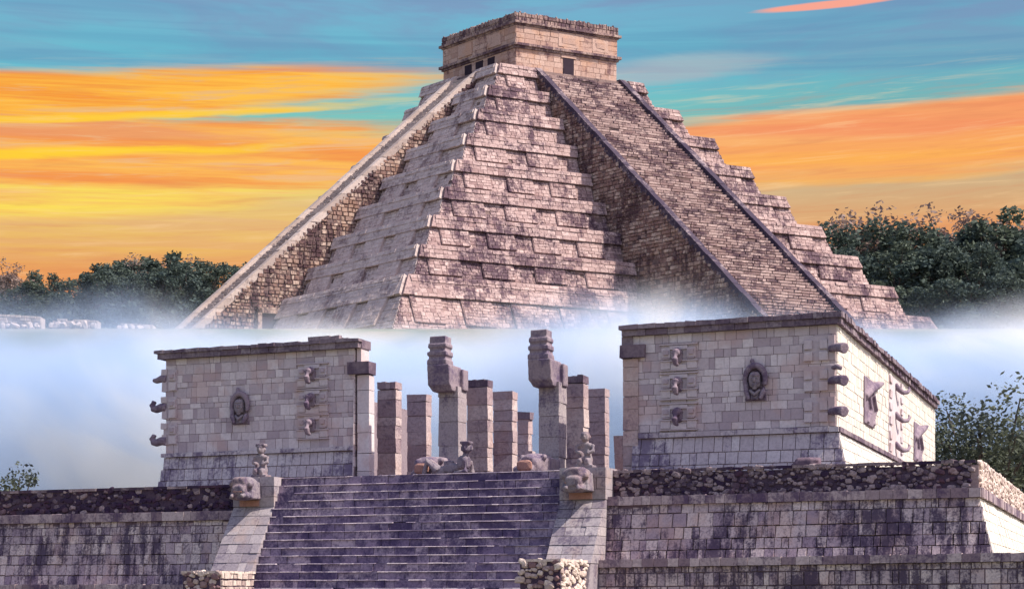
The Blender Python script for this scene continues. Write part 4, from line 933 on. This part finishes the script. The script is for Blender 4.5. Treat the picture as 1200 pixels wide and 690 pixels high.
# scrub under the forest edge
rgu = random.Random(77)
for (px0, px1, y0, y1, hh) in ((-80, 345, 322, 345, 4.2), (965, 1270, 276, 305, 5.0)):
    ub = MB()
    for i in range(9000):
        y = rgu.uniform(y0, y1); x = px2x(rgu.uniform(px0, px1), y); hz_ = hh * (.55 + .9 * (noise.noise(Vector((x * .16, y * .1, 3))) + .3))
        z = gh(x, y) + rgu.uniform(0, 1) ** .7 * max(.8, hz_); p = Vector((x, y, z)); a = Vector((rgu.gauss(0, 1), rgu.gauss(0, 1), rgu.gauss(0, .6))).normalized(); b_ = a.cross(Vector((rgu.gauss(0, 1), rgu.gauss(0, 1), rgu.gauss(0, 1)))).normalized(); q = rgu.uniform(.25, .6)
        ub.add([p - a * q, p + b_ * q * .6, p + a * q, p - b_ * q * .6], [(0, 1, 2, 3)], rgu.uniform(0, 1) * (.5 + .5 * noise.noise(p * .3)))
    tag(ub.build('undergrowth', M['leaf_far'], base=(px2x((px0 + px1) / 2, y0), y0, gh(0, y0))), 'low dark scrub along the foot of the forest ' + ('left' if px0 < 0 else 'right') + ' of the pyramid', 'undergrowth', kind='stuff')
# nearer trees beside the temple
for (x, y, h, cr, ncl, nl, lb, sd) in ((26.2, 108, 12.4, 6.0, 60, 210, 'near olive-green tree behind the right end of the platform', 5), (33.5, 114, 12.4, 6.0, 50, 200, 'near tree cut by the right edge, right of the olive-green one', 6),
                                   (-24.6, 96, 8.2, 2.3, 12, 120, 'small wispy tree behind the left end of the platform', 9)):
    tk, cw = tree_mesh('t', h, cr, ncl, nl, .15 if h > 10 else .11, sd, flat=.8)
    t = thing('tree', lb, 'tree', (x, y, 0)); 
    for mb_, nm, mt in ((tk, 'trunk', 'bark'), (cw, 'crown', 'leaf_near')):
        o = bpy.data.objects.new(nm, raw(mb_, nm, M[mt])); C.objects.link(o); o.parent = t

# ------------------------------------------------------------------ low ruins in the mist left of the pyramid
for (px, y, w, h, lb) in ((14, 300, 9, 2.6, 'low pale ruined wall in the mist at the left edge of the photo'), (88, 305, 7, 1.6, 'low row of pale stones in the mist before the left forest'), (160, 300, 5, 1.3, 'small heap of pale ruin stones left of the pyramid stair foot')):
    x = px2x(px, y); z = gh(x, y); ru = thing('ruined_wall', lb, 'ruin', (x, y, z), 'ruins in the mist')
    mb = MB(); mb.face((x - w / 2, y, z - .3), (x + w / 2, y, z - .3), (x + w / 2, y, z + h * .8), (x - w / 2, y, z + h), (.4, .6), (.5, 1), h=(.05, .3), gap=.06, bev=.06, miss=.12)
    mb.box(x - w / 2, x + w / 2, y + .05, y + 2.5, z - .3, z + h * .75, .5); mb.build('wall', M['p_stairL'], ru)
    mb = MB()
    for i in range(int(w)): mb.blob((x - w / 2 + i * 1.1, y - 1 - (i % 3) * .6, z + .3), (.5, .5, .6 + .3 * (i % 2)), .6, .3, 1)
    mb.build('fallen_stones', M['p_stairL'], ru)

# ------------------------------------------------------------------ the bank of mist between the temple and the pyramid's ground
def mist():
    m, n, out = mat_new('mist'); geo = n.node('ShaderNodeNewGeometry'); sp = n.node('ShaderNodeSeparateXYZ'); n.put(sp.inputs[0], geo.outputs['Position'])
    x, y, z = sp.outputs
    nz = n.noise(n.comb(x, y, n.m('MULTIPLY', z, 1.6)), .055, 3, .55)
    n2 = n.noise(n.comb(x, y, n.m('MULTIPLY', z, 1.4)), .075, 4, .6)
    zz2 = n.m('ADD', z, n.m('MULTIPLY', n.m('SUBTRACT', nz, .5), 8.0))
    body = n.m('SUBTRACT', 1.0, n.smooth(zz2, 15.3, 21.0))
    veil = n.m('SUBTRACT', 1.0, n.smooth(zz2, 16.5, 24.0))
    d = n.m('ADD', n.m('MULTIPLY', body, n.m('MULTIPLY', n.smooth(n2, .38, .60), .34)), n.m('MULTIPLY', body, .08))
    d = n.m('ADD', d, n.m('MULTIPLY', n.m('MULTIPLY', veil, veil), .019))
    v = n.node('ShaderNodeVolumePrincipled'); n.put(v.inputs['Color'], n.mix(n.smooth(n.noise(n.comb(x, n.m('MULTIPLY', y, .4), n.m('MULTIPLY', z, 1.7)), .045, 5, .6, .8), .44, .60), (.66, .79, .98, 1), (.99, .99, 1.0, 1))); n.put(v.inputs['Density'], d); v.inputs['Anisotropy'].default_value = .1
    n.put(out.inputs['Volume'], v.outputs[0]); return m
mb = MB(); mb.box(-110, 130, 126, 154, -1, 30)
hz = mb.build('mist_bank', mist(), base=(0, 0, 0)); tag(hz, kind='stuff')
